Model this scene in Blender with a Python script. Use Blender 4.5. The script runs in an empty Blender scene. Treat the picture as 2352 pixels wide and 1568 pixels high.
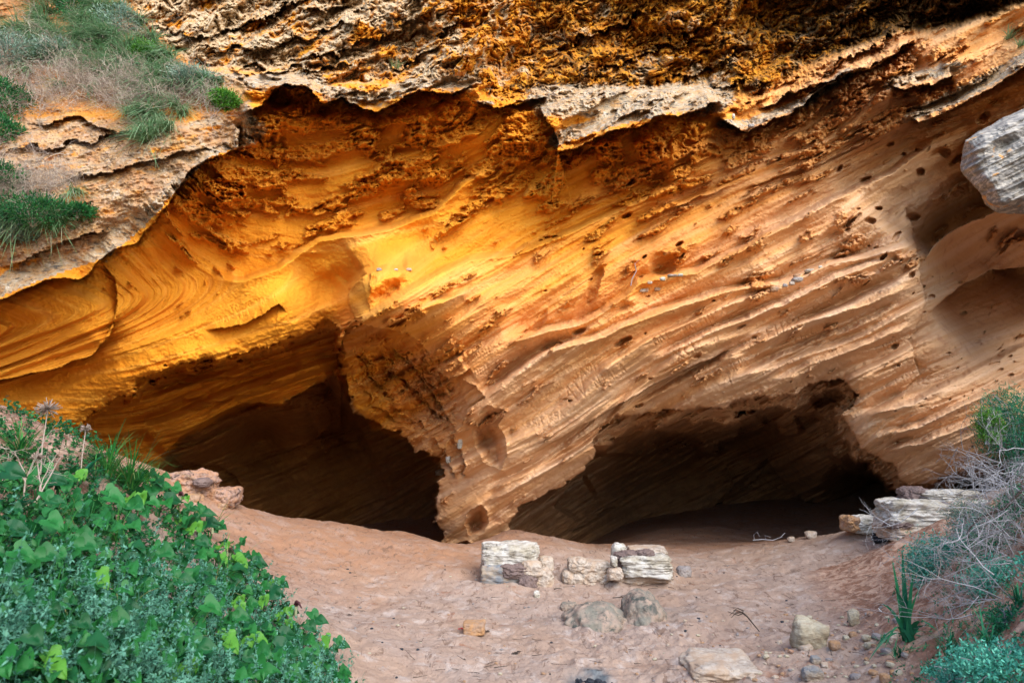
import bpy, math, random, time
import numpy as np
T0=time.time()
random.seed(7); RS=np.random.RandomState(11)
SC=bpy.context.scene; COL=SC.collection
f32=np.float32
# ------------------------------------------------------------------ camera model
CAMZ=1.7; PITCH=math.radians(8.0); FPX=1568.0; CU,CV=1176.0,784.0
CP,SP=math.cos(PITCH),math.sin(PITCH)
def unproj(u,v,Y):
    """a direction seen from the standing point + a distance ahead -> world point"""
    a=(np.asarray(u)-CU)/FPX; b=(CV-np.asarray(v))/FPX
    dy=CP-b*SP; dz=SP+b*CP
    return a*Y/dy, Y+0*a, CAMZ+Y*dz/dy
# ------------------------------------------------------------------ noise
TAB=np.random.RandomState(3).rand(65536).astype(f32)*2-1
def _h(ix,iy,iz=0):
    h=(ix*73856093)^(iy*19349663)^(iz*83492791)
    h=(h^(h>>13))*1274126177
    return TAB[(h^(h>>16))&65535]
def noise2(x,y,seed=0):
    x=np.asarray(x,f32); y=np.asarray(y,f32)
    fx=np.floor(x); fy=np.floor(y); ix=fx.astype(np.int64); iy=fy.astype(np.int64)
    x=x-fx; y=y-fy; x=x*x*(3-2*x); y=y*y*(3-2*y)
    a=_h(ix,iy,seed); b=_h(ix+1,iy,seed); a=a+(b-a)*x
    c=_h(ix,iy+1,seed); d=_h(ix+1,iy+1,seed); c=c+(d-c)*x
    return a+(c-a)*y
def fbm2(x,y,o=4,seed=0,g=0.5,l=2.03):
    r=0; a=1.0; t=0
    for i in range(o):
        r=r+a*noise2(x,y,seed+i*17); t+=a; a*=g; x=x*l+3.1; y=y*l+1.7
    return r/t
def ridge2(x,y,o=4,seed=0,g=0.55,l=2.1):
    r=0;a=1.0;t=0
    for i in range(o):
        r=r+a*(1-2*np.abs(noise2(x,y,seed+i*13))); t+=a; a*=g; x=x*l+1.3; y=y*l+5.2
    return r/t
def noise3(x,y,z,seed=0):
    x,y,z=[np.asarray(q,f32) for q in (x,y,z)]
    fx,fy,fz=np.floor(x),np.floor(y),np.floor(z)
    ix,iy,iz=[q.astype(np.int64) for q in (fx,fy,fz)]; iz=iz+seed*101
    x,y,z=x-fx,y-fy,z-fz
    x,y,z=[q*q*(3-2*q) for q in (x,y,z)]
    def pl(k):
        a=_h(ix,iy,iz+k);b=_h(ix+1,iy,iz+k);a=a+(b-a)*x
        c=_h(ix,iy+1,iz+k);d=_h(ix+1,iy+1,iz+k);c=c+(d-c)*x
        return a+(c-a)*y
    p=pl(0); return p+(pl(1)-p)*z
def fbm3(x,y,z,o=4,seed=0,g=0.5):
    r=0;a=1.0;t=0
    for i in range(o):
        r=r+a*noise3(x,y,z,seed+i*7);t+=a;a*=g;x,y,z=x*2.03+1.1,y*2.03+2.3,z*2.03+.7
    return r/t
def sst(x,a,b):
    t=np.clip((x-a)/(b-a),0,1); return t*t*(3-2*t)
# ------------------------------------------------------------------ interpolation
class TPS:
    def __init__(s,P,V,lam=0.0,sc=300.0):
        s.P=np.array(P,float)/sc; s.sc=sc; n=len(s.P)
        d=np.sqrt(((s.P[:,None]-s.P[None])**2).sum(-1)); K=s.k(d)+lam*np.eye(n)
        Q=np.hstack([np.ones((n,1)),s.P]); A=np.zeros((n+3,n+3)); A[:n,:n]=K;A[:n,n:]=Q;A[n:,:n]=Q.T
        s.w=np.linalg.solve(A,np.concatenate([np.array(V,float),np.zeros(3)]))
    def k(s,d):
        return np.where(d>1e-9,d*d*np.log(np.maximum(d,1e-9)),0)
    def __call__(s,x,y):
        sh=np.shape(x); X=np.ravel(x)/s.sc; Y=np.ravel(y)/s.sc
        r=s.w[-3]+s.w[-2]*X+s.w[-1]*Y
        for i,(px,py) in enumerate(s.P): r=r+s.w[i]*s.k(np.sqrt((X-px)**2+(Y-py)**2))
        return r.reshape(sh)
def shep(P,V,x,y,sg):
    num=0;den=1e-6
    for (px,py),v in zip(P,V):
        w=np.exp(-np.minimum(((x-px)**2+(y-py)**2)/(2*sg*sg),40)); num=num+w*v; den=den+w
    return num/den
# ------------------------------------------------------------------ cliff relief
U0,U1,V0,V1=-420.0,2760.0,-260.0,1420.0
STEP=1.55
NU=int((U1-U0)/STEP)+1; NV=int((V1-V0)/STEP)+1
ug=np.linspace(U0,U1,NU,dtype=f32); vg=np.linspace(V0,V1,NV,dtype=f32)
U,V=np.meshgrid(ug,vg)
CS=6.0
cu=np.arange(U0-12,U1+24,CS); cv=np.arange(V0-12,V1+24,CS); CUg,CVg=np.meshgrid(cu,cv)
def up(F,u=None,v=None):
    u=U if u is None else u; v=V if v is None else v
    x=np.clip((u-cu[0])/CS,0,len(cu)-1.001); y=np.clip((v-cv[0])/CS,0,len(cv)-1.001)
    ix=x.astype(np.int32); iy=y.astype(np.int32); x=(x-ix).astype(f32); y=(y-iy).astype(f32); F=F.astype(f32)
    a=F[iy,ix];a=a+(F[iy,ix+1]-a)*x; b=F[iy+1,ix]; b=b+(F[iy+1,ix+1]-b)*x
    return a+(b-a)*y
def segd(pts,X,Y):
    best=None; sg=None; tt=None
    pts=np.array(pts,float); L=0; tot=np.sqrt((np.diff(pts,axis=0)**2).sum(1)).sum()
    for (x0,y0),(x1,y1) in zip(pts[:-1],pts[1:]):
        dx,dy=x1-x0,y1-y0; l2=dx*dx+dy*dy; t=np.clip(((X-x0)*dx+(Y-y0)*dy)/l2,0,1)
        d=(X-x0-t*dx)**2+(Y-y0-t*dy)**2; c=dx*(Y-y0)-dy*(X-x0); pt=(L+t*math.sqrt(l2))/tot
        if best is None: best,sg,tt=d,c,pt
        else:
            m=d<best-1e-6; best=np.where(m,d,best); sg=np.where(m,c,sg); tt=np.where(m,pt,tt)
        L+=math.sqrt(l2)
    return np.sqrt(best),np.sign(sg),tt
def sdf(poly):
    """positive inside, coarse grid"""
    P=poly+[poly[0]]; d,_,_=segd(P,CUg,CVg)
    ins=np.zeros(CUg.shape,bool)
    for (x0,y0),(x1,y1) in zip(P[:-1],P[1:]):
        if y0==y1: continue
        c=((y0>CVg)!=(y1>CVg))&(CUg<(x1-x0)*(CVg-y0)/(y1-y0)+x0); ins^=c
    return np.where(ins,d,-d)
# --- bedding coordinate
kx=np.array([-500,200,330,450,600,750,950,1200,1700,2900.]); km=np.array([-.25,-.5,-1.1,-.8,-.12,.12,.30,.38,.46,.50])
uu=np.linspace(-600,3000,1801); mu=np.interp(uu,kx,km); hu=np.concatenate([[0],np.cumsum((mu[1:]+mu[:-1])/2*np.diff(uu))]); hu-=np.interp(1200,uu,hu)
ml=np.interp(uu,[-500,250,600,1100,1700,2900],[.12,.16,.34,.62,.52,.48]); hl=np.concatenate([[0],np.cumsum((ml[1:]+ml[:-1])/2*np.diff(uu))]); hl-=np.interp(1200,uu,hl)
zl=sst(V+0.25*(U-600),600,760)
Hs=np.interp(U,uu,hu)*(1-zl)+np.interp(U,uu,hl)*zl
warp=fbm2(U/300,V/240,2,5)*26+fbm2(U/90,V/60,2,9)*2.5
S=(V+Hs+warp).astype(f32)
Tt=(U-0.42*V).astype(f32)
# --- smooth base distances
B=[(-400,-200,11.5),(200,-200,12),(800,-200,10.6),(1400,-240,9.6),(2000,-240,8.8),(2600,-200,8.2),
(0,0,10.6),(300,0,10.6),(700,0,9.9),(1150,0,9.3),(1500,0,9.6),(1900,0,9.2),(2352,0,8.6),(2700,0,8.2),
(-400,100,10.0),(0,120,9.9),(250,120,9.9),(450,130,9.9),(600,110,9.9),(900,110,9.6),(1060,120,9.1),(1250,120,9.9),(1500,120,10.3),(1800,100,9.9),(2100,60,9.4),(2330,60,8.9),
(0,250,9.0),(250,250,8.9),(450,240,8.8),(560,230,8.8),
(700,225,9.3),(900,225,9.2),(1080,215,9.1),(1300,240,9.2),(1500,230,9.2),(1750,230,9.3),(2000,180,9.1),(2200,150,8.8),(2352,120,8.5),(2700,100,8.3),
(-400,350,8.6),(0,380,8.4),(250,380,8.3),(450,330,8.5),(640,330,9.9),(560,400,9.7),(760,300,9.9),(800,400,10.05),(950,350,9.85),(1150,350,9.7),(1300,400,9.65),(1500,400,9.6),(1750,350,9.5),(1950,330,9.5),(2150,330,9.5),(2300,330,9.7),
(-400,520,8.4),(0,520,8.1),(180,500,8.1),(330,470,8.3),(450,500,9.5),(600,500,10.1),(800,500,10.1),(1000,480,9.9),(1200,500,9.8),(1400,500,9.7),(1600,480,9.5),(1850,480,9.3),(2050,480,9.2),(2250,490,9.6),(2400,480,9.7),
(-400,650,8.6),(0,640,8.3),(160,600,8.4),(250,640,8.9),(360,600,9.6),(500,620,10.2),(650,600,10.1),(760,570,9.8),(950,570,9.7),(1150,570,9.4),(1400,580,9.2),(1600,580,9.2),(1800,600,9.1),(2000,600,9.0),(2110,600,8.9),(2250,600,10.8),(2450,600,11.2),(2175,600,10.1),(2300,550,10.7),
(-400,760,8.9),(0,760,8.8),(140,740,8.9),(240,720,8.9),(330,730,9.6),(500,720,9.8),(650,690,9.6),(780,655,10.0),(858,660,8.05),(1000,655,8.4),(1150,660,8.9),(1350,680,9.0),(1550,680,9.0),(1750,680,9.0),(1950,700,8.9),(2100,700,8.9),(2200,760,9.8),(2350,720,10.9),(2600,760,11.0),(2300,690,10.7),
(0,870,9.3),(140,850,9.3),(260,850,9.4),(380,800,9.6),(520,790,9.7),(680,760,9.7),(775,740,10.1),(850,738,8.1),(950,765,8.6),(1100,780,9.0),(1300,800,8.95),(1500,800,9.0),(1700,800,9.1),(1900,800,9.1),(2080,820,9.1),(2250,880,9.4),(2400,900,9.3),
(-400,1000,9.6),(0,980,9.7),(140,960,9.8),(230,920,9.8),(800,830,10.5),(870,840,10.7),(960,860,10.2),(1060,870,9.35),(1200,880,9.15),(1400,900,9.2),(1600,900,9.5),(1750,860,9.2),(1950,870,9.2),(2100,900,9.1),(2250,960,9.0),(2450,980,9.0),
(830,950,10.9),(920,960,10.6),(1010,980,10.3),(1080,960,9.7),(1180,980,9.45),(1330,970,9.4),(1500,930,9.9),(1960,960,9.3),(2080,1000,9.1),(2200,1040,9.2),(2350,1040,9.5),
(1010,1060,10.6),(1100,1050,10.0),(1200,1060,9.6),(1330,1030,9.8),(2050,1060,9.5),(2140,1090,9.6),(2250,1070,9.8),
(1005,1160,10.7),(1080,1150,10.3),(1170,1130,10.0),(1280,1100,10.2),(1030,1240,10.9),(1120,1230,10.5),(1180,1190,10.3),(1100,1350,10.6),
(-400,1300,10.2),(100,1200,10.2),(2000,1300,10.5),(2700,1300,10.5),(500,1400,11),(1600,1400,11)]
tps=TPS([(a,b) for a,b,c in B],[c for a,b,c in B],0.002)
BY=up(tps(CUg,CVg)).astype(f32)
Y=BY.copy()
jit=fbm2(U/34,V/26,4,21)*9+fbm2(U/7,V/6,2,27)*2.0
def window(pts,m):
    p=np.array(pts,float)
    i0=max(0,int((p[:,1].min()-m-V0)/STEP)); i1=min(NV,int((p[:,1].max()+m-V0)/STEP)+2)
    j0=max(0,int((p[:,0].min()-m-U0)/STEP)); j1=min(NU,int((p[:,0].max()+m-U0)/STEP)+2)
    return slice(i0,i1),slice(j0,j1)
def ledge(pts,au,wu,ad,wd,jk=1.0,tap=0.12,Yt=None,k=1.0):
    """step along a line: au/ad = metres further away just above / below it"""
    Yt=Y if Yt is None else Yt
    w=window(pts,max(wu,wd)*4+12); d,s,t=segd(pts,U[w],V[w])
    sd=d*s+jit[w]*jk; tp=sst(t,0,tap)*sst(1-t,0,tap) if tap>0 else 1.0
    m=max(wu,wd)*4; tp=tp*sst(m-d,0,m*.4)
    Yt[w]+=(np.where(sd<0,au*np.exp(-np.abs(sd)/wu),ad*np.exp(-np.abs(sd)/wd))*tp*k).astype(f32)
def pocket(poly,dep,rw,jk=.35):
    s=up(sdf(poly))+jit*jk; s=s+sB*2
    global Y
    Y=(Y+dep*sst(s,0,rw)-.06*np.exp(-np.abs(np.minimum(s,0))/12)*(s<=0)).astype(f32)
def blob(u,v,ru,rv,ang,dep,p=2.0,jk=0.25,Yt=None):
    Yt=Y if Yt is None else Yt
    m=max(ru,rv)*1.6; w=window([(u-m,v-m),(u+m,v+m)],4); a=math.radians(ang); c,s=math.cos(a),math.sin(a)
    x=U[w]-u; y=V[w]-v; X=(x*c+y*s)/ru; Z=(-x*s+y*c)/rv
    r=np.sqrt(X*X+Z*Z)+jit[w]/9*jk
    Yt[w]+=(dep*(1-sst(r,0,1)) if p==2 else dep*np.clip(1-np.clip(r,0,1)**p,0,1)).astype(f32)
# --- weathering masks, and the shade painted into the hollows
CAVESHADE=np.zeros_like(Y)
M_veg=up(sdf([(-460,-300),(120,-300),(330,60),(470,170),(560,200),(560,300),(470,360),(300,500),(200,580),(-460,700)]))
# top crag: pitted; boundary follows the lip
liptop=[(-500,-20),(230,-10),(330,90),(440,165),(640,180),(760,205),(860,200),(1080,190),(1110,235),(1230,235),(1270,215),(1650,215),(1740,235),(1850,165),(2000,110),(2080,85),(2200,70),(2352,20),(2800,-60)]
d_,s_,_=segd(liptop,CUg,CVg); TOPd=up(-d_*s_)          # >0 above the lip line
CR=sst(TOPd+jit,0,22)
vegm=sst(M_veg+jit,-12,12)
CR*=1-vegm
# spongy relief (honeycomb weathering)
wu_=fbm2(U/40,V/40,3,31)*22; wv_=fbm2(U/40,V/40,3,37)*22
sp1=ridge2((U+wu_)/95,(V+wv_+0.42*U)/46,4,41)
sp2=ridge2((U+wu_)/30,(V+wv_+0.42*U)/19,4,47)
sp3=fbm2(U/5.2,V/4.6,2,53)
cell=np.abs(noise2((U+wu_)/17,(V+wv_+.4*U)/11,59))**.7
sp4=ridge2((U+wu_)/11,(V+wv_)/9,3,49)
sp5=fbm2((U+wu_)/150,(V+wv_+.42*U)/70,3,43)
Y-=CR*(0.14*sp1+.55*sp5-0.17*sp2-0.10*sp4+0.05*sp3+0.10*cell-0.10)
# big shapes of the crag
for p in [((330,60),(470,75),(600,40),(700,-10)),((420,120),(560,110),(690,95),(800,50),(900,0)),((600,150),(760,130),(850,90),(940,50),(1040,10)),
          ((560,60),(640,20),(720,-30)),((690,40),(800,0)),((860,170),(950,140),(1020,70),(1100,10)),((500,150),(700,165),(860,150))]:
    ledge(list(p),-0.16,26,0.20,22,3.2,.3)
ledge([(1180,-20),(1110,50),(1075,100),(1040,185)],-.35,30,.22,40,1.2,.1)
for p in [((1300,190),(1420,150),(1560,100),(1700,20)),((1500,200),(1640,150),(1750,90)),((1840,190),(2000,110),(2150,20)),((1250,110),(1350,80),(1500,20)),
          ((1620,205),(1740,185),(1790,180)),((1400,60),(1520,0)),((1900,60),(2050,-10)),((2100,60),(2250,-10))]:
    ledge(list(p),-0.16,18,0.16,18,3.0,.3)
SOILR=vegm*(.10*ridge2(Tt/170,(V+.25*U)/60,4,241)+.05*ridge2(U/40,(V+.2*U)/15,3,243)+.03*sp3+.10*fbm2(U/60,V/50,3,245))
Y-=SOILR.astype(f32)
# --- the lip: protruding weathered shelf with undercut
def lip(pts,a=.45,wu=26,b=.45,wd=30,jk=1.1,tap=.06): ledge(pts,-a,wu,b,wd,jk,tap)
lip([(545,262),(600,240),(630,205),(660,190),(700,198),(745,232),(790,222),(830,250),(862,262),(905,235),(960,205),(1040,215),(1085,198)],.38,22,.55,34)
lip([(1090,232),(1140,250),(1190,240),(1255,225)],.25,16,.3,26)
lip([(1238,240),(1250,268),(1275,290),(1285,325),(1282,348),(1330,335),(1400,300),(1470,290),(1520,262),(1560,268),(1610,250),(1655,232)],.6,44,.42,40,.8)
lip([(1740,250),(1850,205),(1960,165),(2060,120)],.2,14,.3,20,1.4)
lip([(1640,262),(1680,288),(1720,300),(1770,278),(1810,262),(1850,240),(1880,205),(1940,175),(2010,150),(2100,92)],.46,22,.55,30)
lip([(2045,200),(2080,205),(2140,190),(2190,175)],.4,16,.45,20)
lip([(2085,262),(2110,282),(2160,265),(2230,225),(2300,190),(2352,152),(2500,90)],.55,24,.6,44,.6)
# left slab edge
lip([(-440,740),(0,690),(60,660),(120,640),(190,640),(230,600),(250,578),(310,560),(345,520),(385,470),(400,445),(430,400),(480,362),(545,340),(550,300),(530,280)],.35,26,.38,30,.8,.03)
lip([(60,290),(180,268),(260,300),(330,330)],.12,20,.14,20,2.4,.25); lip([(0,350),(120,330),(240,320),(330,290)],.10,22,.14,24,2.4,.25)
lip([(100,420),(220,400),(330,372),(450,340),(530,318)],.14,26,.10,18,1.6,.25)
lip([(0,620),(100,570),(190,545),(260,520)],.16,20,.16,16,2.,.2)
# --- strata on the whole lower face
low=1-np.clip(CR+vegm,0,1)
scoop=up(shep([(620,540),(480,560),(1150,500),(1250,520),(1500,560),(1000,300),(1900,450),(2200,650),(1500,700),(1200,800),(1100,1100),(1300,950),(2000,750),(1800,800),(2100,1000),(300,800),(600,700),(100,750),(900,850),(1300,620)],
 [.12,.12,.2,.25,.35,.3,.45,.2,.55,.6,.8,.7,1.0,1.0,1.0,.35,.4,.3,.6,.8],CUg,CVg,120.))
sA=noise2(Tt/420,S/30,61); sB=ridge2(Tt/520,S/13,2,67); sC=noise2(Tt/330,S/4.6,71); sD=noise2(Tt/70,S/2.6,73)
mod=.5+.5*fbm2(U/150,V/90,2,77)
saw=(S/34+noise2(Tt/500,S/90,79)*1.5); saw=(saw-np.floor(saw)); saw=np.where(saw<.82,saw/.82,(1-saw)/.18)
Y+=low*(.035*sA+(.006+.012*mod*scoop)*sB+(.003+.007*scoop)*sC*mod*1.5+.004*scoop*sD-.045*scoop*mod*mod*saw)
Y-=low*.02*sst(fbm2(Tt/26,S/9,3,501),.32,.5)*mod
Y+=low*(.05*fbm2(U/120,V/80,3,81)+.014*fbm2(U/15,S/9,4,83,.6)+.006*fbm2(U/4.5,V/3.5,2,84))
Y+=low*.10*sst(ridge2(Tt/260,S/44,2,86),.45,.85)*mod*scoop
# --- crusty knobs sticking out of the smooth sand
knobm=up(shep([(520,430),(600,400),(700,330),(800,300),(640,500),(900,330),(1050,300),(1200,260),(850,400),(1000,400),(1250,330),(1420,350),(1550,340),(1720,300),(1900,250),(1500,480),(700,640),(400,600),(1100,560),(1300,600),(1700,450),(2000,500),(1000,900),(300,800),(1500,800),(2100,800),(1200,1100),(1750,450),(480,440),(900,520)],
 [1,.8,.8,.9,.7,.8,.85,.9,.55,.6,.75,.9,.9,.6,.75,.3,-.2,-.3,-.1,.0,.1,-.1,.3,-.6,-.3,-.3,-.3,.1,1,.1],CUg,CVg,70.))
kn=fbm2((U+wu_*.7)/60,(S+wv_*.4)/26,4,91,.55)
_d,_s,_=segd([(540,320),(600,250),(640,205),(700,200),(760,232),(860,262),(960,205),(1085,205),(1180,245),(1280,345),(1400,305),(1560,270),(1680,300),(1850,240),(2010,150)],CUg,CVg); knobm=knobm+up(np.where(_s>0,.65*np.exp(-_d/38),0))
KM=sst(kn*1.25+knobm*.62,.42,.60)*low
Y-=KM*(.13+.10*ridge2(U/26,V/20,4,95)+.05*sp3)
del kn
CRK=KM
for (a,b,c,d,e,am) in [(515,432,46,38,0,.34),(640,410,60,20,-20,.24),(645,350,22,34,20,.22),(722,236,52,14,-25,.28),(772,262,46,11,-22,.22),(845,318,26,40,15,.22),(885,400,64,30,-28,.2),(1000,402,90,15,-32,.16),(1185,425,56,15,-38,.14),(1400,350,38,34,0,.28),(1500,338,42,36,0,.24),(700,478,90,11,-20,.14),(468,546,38,9,15,.12),(605,548,50,7,-14,.09),(1110,432,32,12,-30,.12),(1335,478,120,5,-31,.12),(1200,330,40,40,-40,.2),(960,300,30,44,20,.2),(1240,560,60,5,-20,.07),(1030,655,90,5,-25,.07),(690,560,30,6,-20,.06),(1960,560,34,14,-30,.14),(1930,510,12,30,10,.1),(1720,560,60,5,-28,.1),(1850,250,60,34,-35,.2),(1960,210,60,34,-35,.2),(2060,160,50,26,-35,.2),(1700,400,60,7,-30,.1),(1810,420,50,7,-32,.1),(1470,400,80,5,-30,.08),(620,300,30,40,10,.25),(560,320,30,30,0,.2)]:
    m=max(c,d)*2; w=window([(a-m,b-m),(a+m,b+m)],4); q=math.radians(e); x=U[w]-a+jit[w]*1.2; y=V[w]-b+jit[w]*.8; xx=(x*math.cos(q)+y*math.sin(q))/c; yy=(-x*math.sin(q)+y*math.cos(q))/d
    f=1-sst(np.sqrt(xx*xx+yy*yy)+.55*fbm2(U[w]/18,V[w]/14,3,411),.75,1.0)
    Y[w]-=(f*am*(.55+.5*ridge2(U[w]/24,V[w]/20,2,413)-.35*ridge2(U[w]/9,V[w]/8,2,415))).astype(f32); KM[w]=np.maximum(KM[w],f)
# --- explicit shelves and ridges of the face  (upper side recessed, lower side sticking out = lit shelf)
def cut(pts,a=.1,wu=24,b=.2,wd=26,jk=.5,tap=.15): ledge(pts,-a*1.3,wu,b*1.4,wd,jk,tap)
def shelf(pts,a=.14,wu=30,b=.10,wd=26,jk=.5,tap=.15,wt=17):
    a*=1.6; b*=1.9; w=window(pts,max(wu,wd)*4+20); d,s,t=segd(pts,U[w],V[w]); sd=d*s+jit[w]*jk; m=max(wu,wd)*4
    tp=sst(t,0,tap)*sst(1-t,0,tap)*sst(m-d,0,m*.4); q=sst(-sd,0,wt)
    Y[w]+=(np.where(sd<0,(-b)*(1-q)+a*q*np.exp(-np.maximum(-sd-wt,0)/wu),-b*np.exp(-np.maximum(sd,0)/wd))*tp).astype(f32)
shelf([(470,640),(560,650),(640,620),(690,585),(735,555),(800,545),(900,530),(1000,490),(1060,430),(1150,380)],.12,60,.16,40,.4)
shelf([(839,742),(894,701),(951,664),(1010,630),(1080,600),(1180,588),(1230,570),(1304,541),(1380,505),(1460,470),(1560,425)],.20,46,.10,26,.3,.04)
shelf([(800,668),(832,634),(890,623),(935,630)],.10,30,.05,14,.5,.1)
shelf([(950,720),(1030,690),(1080,668)],.05,16,.08,22,.3)
shelf([(1156,792),(1263,763),(1329,750),(1386,722),(1440,680),(1468,652),(1530,640),(1600,628),(1654,600),(1720,570),(1800,525),(1900,470),(2050,400),(2150,330)],.24,60,.12,24,.4,.06)
shelf([(1111,914),(1214,837),(1263,808),(1366,783),(1448,746),(1560,705),(1700,665),(1790,655),(1900,612),(2000,590),(2110,560)],.15,34,.10,24,.4,.05)
shelf([(1490,835),(1600,780),(1700,740),(1800,700),(1920,640),(2060,590)],.14,30,.12,24,.4)
shelf([(1420,960),(1560,880),(1700,810),(1850,740),(2000,700),(2110,650)],.07,30,.08,20,.4)
shelf([(1690,870),(1800,820),(1950,760),(2080,700)],.08,14,.06,14,.4)
shelf([(1760,890),(1880,830),(2000,790),(2110,740)],.06,12,.06,12,.4)
shelf([(1960,960),(2100,930),(2230,860),(2352,800),(2500,730)],.15,60,.1,36,.5)
shelf([(1990,1010),(2120,980),(2250,915),(2352,870),(2480,810)],.08,20,.1,20,.5)
shelf([(2010,1040),(2120,1020),(2240,970),(2352,920)],.06,16,.07,16,.5)
cut([(1222,1042),(1386,950),(1509,878),(1654,812),(1690,800)],.06,24,.22,60,.4,.15)
shelf([(1120,1130),(1230,1080),(1340,1000),(1400,955)],.06,26,.06,24,.4)
shelf([(1115,1160),(1210,1110),(1330,1040)],.05,16,.05,14,.4)
# undercuts: line with overhang above it
cut([(-400,900),(0,872),(120,850),(210,815),(250,770),(265,730),(255,690)],.12,40,.3,50,.6)
cut([(230,600),(265,640),(270,700),(262,740),(235,790)],.0,30,.14,40,.5)
cut([(1020,870),(1060,860),(1080,845)],.2,24,.1,16,.3)
cut([(2350,450),(2280,490),(2200,520),(2150,560),(2120,600)],.12,20,.75,85,.5)
cut([(2130,720),(2200,660),(2280,620),(2352,612),(2500,600)],.04,20,1.1,110,.5)
cut([(470,760),(560,745),(640,700),(660,720)],.06,16,.10,20,.5)
cut([(1700,440),(1800,400),(1900,370),(2050,290)],.06,10,.05,12,.8)
cut([(1450,520),(1560,470),(1680,430)],.06,8,.06,12,.8)
# vertical breaks with a light left face and recess to the right
ledge([(2080,470),(2105,560),(2115,640),(2125,700),(2090,780),(2110,860),(2060,920)],.22,50,-.06,40,.8,.1)
# nose cup and scoops
ledge([(842,752),(822,735),(802,700),(800,675),(815,648),(845,628)],.34,46,-.14,40,.5,.1); blob(897,666,56,28,-26,.36); blob(872,690,40,24,-30,.16)
ledge([(832,640),(842,690),(856,735)],-.05,10,.0,10,.4)
pocket([(1085,985),(1100,950),(1120,932),(1163,944),(1142,975),(1158,1005),(1164,1045),(1150,1078),(1112,1060),(1090,1020)],.36,26); pocket([(1066,1200),(1078,1174),(1104,1158),(1118,1172),(1123,1200),(1110,1222),(1078,1228)],.4,18); pocket([(1024,1262),(1040,1250),(1070,1243),(1092,1252),(1104,1268),(1090,1290),(1030,1290)],1.3,8)
blob(1600,612,0,0,0,0) if False else None
blob(1345,700,26,60,25,.12); blob(1520,610,34,34,-30,.16,3,.2); blob(1365,655,14,44,20,.14,3,.3)
blob(640,225,30,28,0,.5,3,.3); blob(700,240,60,30,20,.3); blob(560,470,60,24,25,.1)
blob(1905,545,70,30,-28,.12); blob(2060,450,60,22,-28,.1); blob(2200,420,70,30,-30,.12); blob(1240,380,80,40,-40,.15); blob(1420,395,80,50,-35,.14)
blob(1330,760,20,8,-20,.16,3,.3); blob(1268,795,34,6,-20,.13,3,.3); blob(1430,785,26,9,-30,.2,3,.4); blob(1400,840,34,20,-30,-.1)
blob(1240,740,9,34,30,.07,3,.3); blob(1450,690,24,14,-20,-.10); blob(760,610,60,30,-20,-.08); blob(930,500,60,14,-25,-.06)
for (a,b,c,d,e) in [(1470,545,10,5,-20),(1440,495,12,6,-20),(1480,590,9,4,-30),(2115,395,10,8,0),(2075,355,9,6,0),(2045,330,8,5,-20),(1990,415,16,10,-10),(2095,500,14,10,0),(2170,350,14,11,0),
      (2060,540,15,7,-40),(2030,590,12,6,-40),(2250,400,12,7,-20),(1375,585,8,4,0),(1275,545,7,4,0),(1640,690,6,3,0),(1560,560,10,5,-20),(1950,510,20,7,-30),(1850,630,10,4,-20),(1310,920,6,3,0),
      (1470,930,10,5,-15),(2110,345,8,6,0),(2200,365,20,7,-35),(2260,270,18,12,-30),(1930,385,14,7,-40),(1790,365,12,5,-30),(2020,480,10,7,0),(2000,505,14,10,0)]:
    blob(a,b,c*.95,d*.8,e-8,.15,3,.9)
rr=np.random.RandomState(5)
for i in range(150):
    a=rr.uniform(1250,2350); b=rr.uniform(330,1050)
    if noise2(a/90,b/60,401)<-.05: continue
    if rr.rand()<.5: a=rr.uniform(2050,2350); b=rr.uniform(560,1000)
    c=rr.uniform(2.2,5.0) if rr.rand()<.85 else rr.uniform(5,11)
    blob(a,b,c*rr.uniform(.8,1.8),c*.6,-28+rr.uniform(-25,25),.03+.009*c,3,1.0)
# --- scratched and carved writing
FONT={'A':[[(0,0),(.5,1),(1,0)],[(.22,.4),(.78,.4)]],'B':[[(0,0),(0,1),(.8,.8),(0,.5),(.9,.25),(0,0)]],'C':[[(1,.9),(.4,1),(0,.5),(.4,0),(1,.1)]],'D':[[(0,0),(0,1),(.8,.7),(.8,.3),(0,0)]],
'E':[[(1,1),(0,1),(0,0),(1,0)],[(0,.5),(.8,.5)]],'F':[[(1,1),(0,1),(0,0)],[(0,.5),(.8,.5)]],'G':[[(1,.9),(.4,1),(0,.5),(.4,0),(1,.1),(1,.45),(.6,.45)]],'H':[[(0,0),(0,1)],[(1,0),(1,1)],[(0,.5),(1,.5)]],
'I':[[(.5,0),(.5,1)]],'J':[[(1,1),(.9,.1),(.4,0),(.1,.3)]],'K':[[(0,0),(0,1)],[(1,1),(0,.45),(1,0)]],'L':[[(0,1),(0,0),(.9,0)]],'M':[[(0,0),(.1,1),(.5,.4),(.9,1),(1,0)]],'N':[[(0,0),(0,1),(1,0),(1,1)]],
'O':[[(.5,1),(0,.6),(.2,0),(.8,0),(1,.6),(.5,1)]],'P':[[(0,0),(0,1),(.9,.75),(0,.5)]],'R':[[(0,0),(0,1),(.9,.75),(0,.5),(1,0)]],'S':[[(1,.9),(.3,1),(.1,.65),(.9,.35),(.7,0),(0,.1)]],'T':[[(.5,0),(.5,1)],[(0,1),(1,1)]],
'U':[[(0,1),(.1,.1),(.8,0),(1,1)]],'V':[[(0,1),(.5,0),(1,1)]],'W':[[(0,1),(.25,0),(.5,.7),(.75,0),(1,1)]],'X':[[(0,0),(1,1)],[(0,1),(1,0)]],'Y':[[(0,1),(.5,.5),(1,1)],[(.5,.5),(.5,0)]],'Z':[[(0,1),(1,1),(0,0),(1,0)]],
'*':[[(.5,0),(0,.6),(.25,1),(.5,.75),(.75,1),(1,.6),(.5,0)]]}
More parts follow.
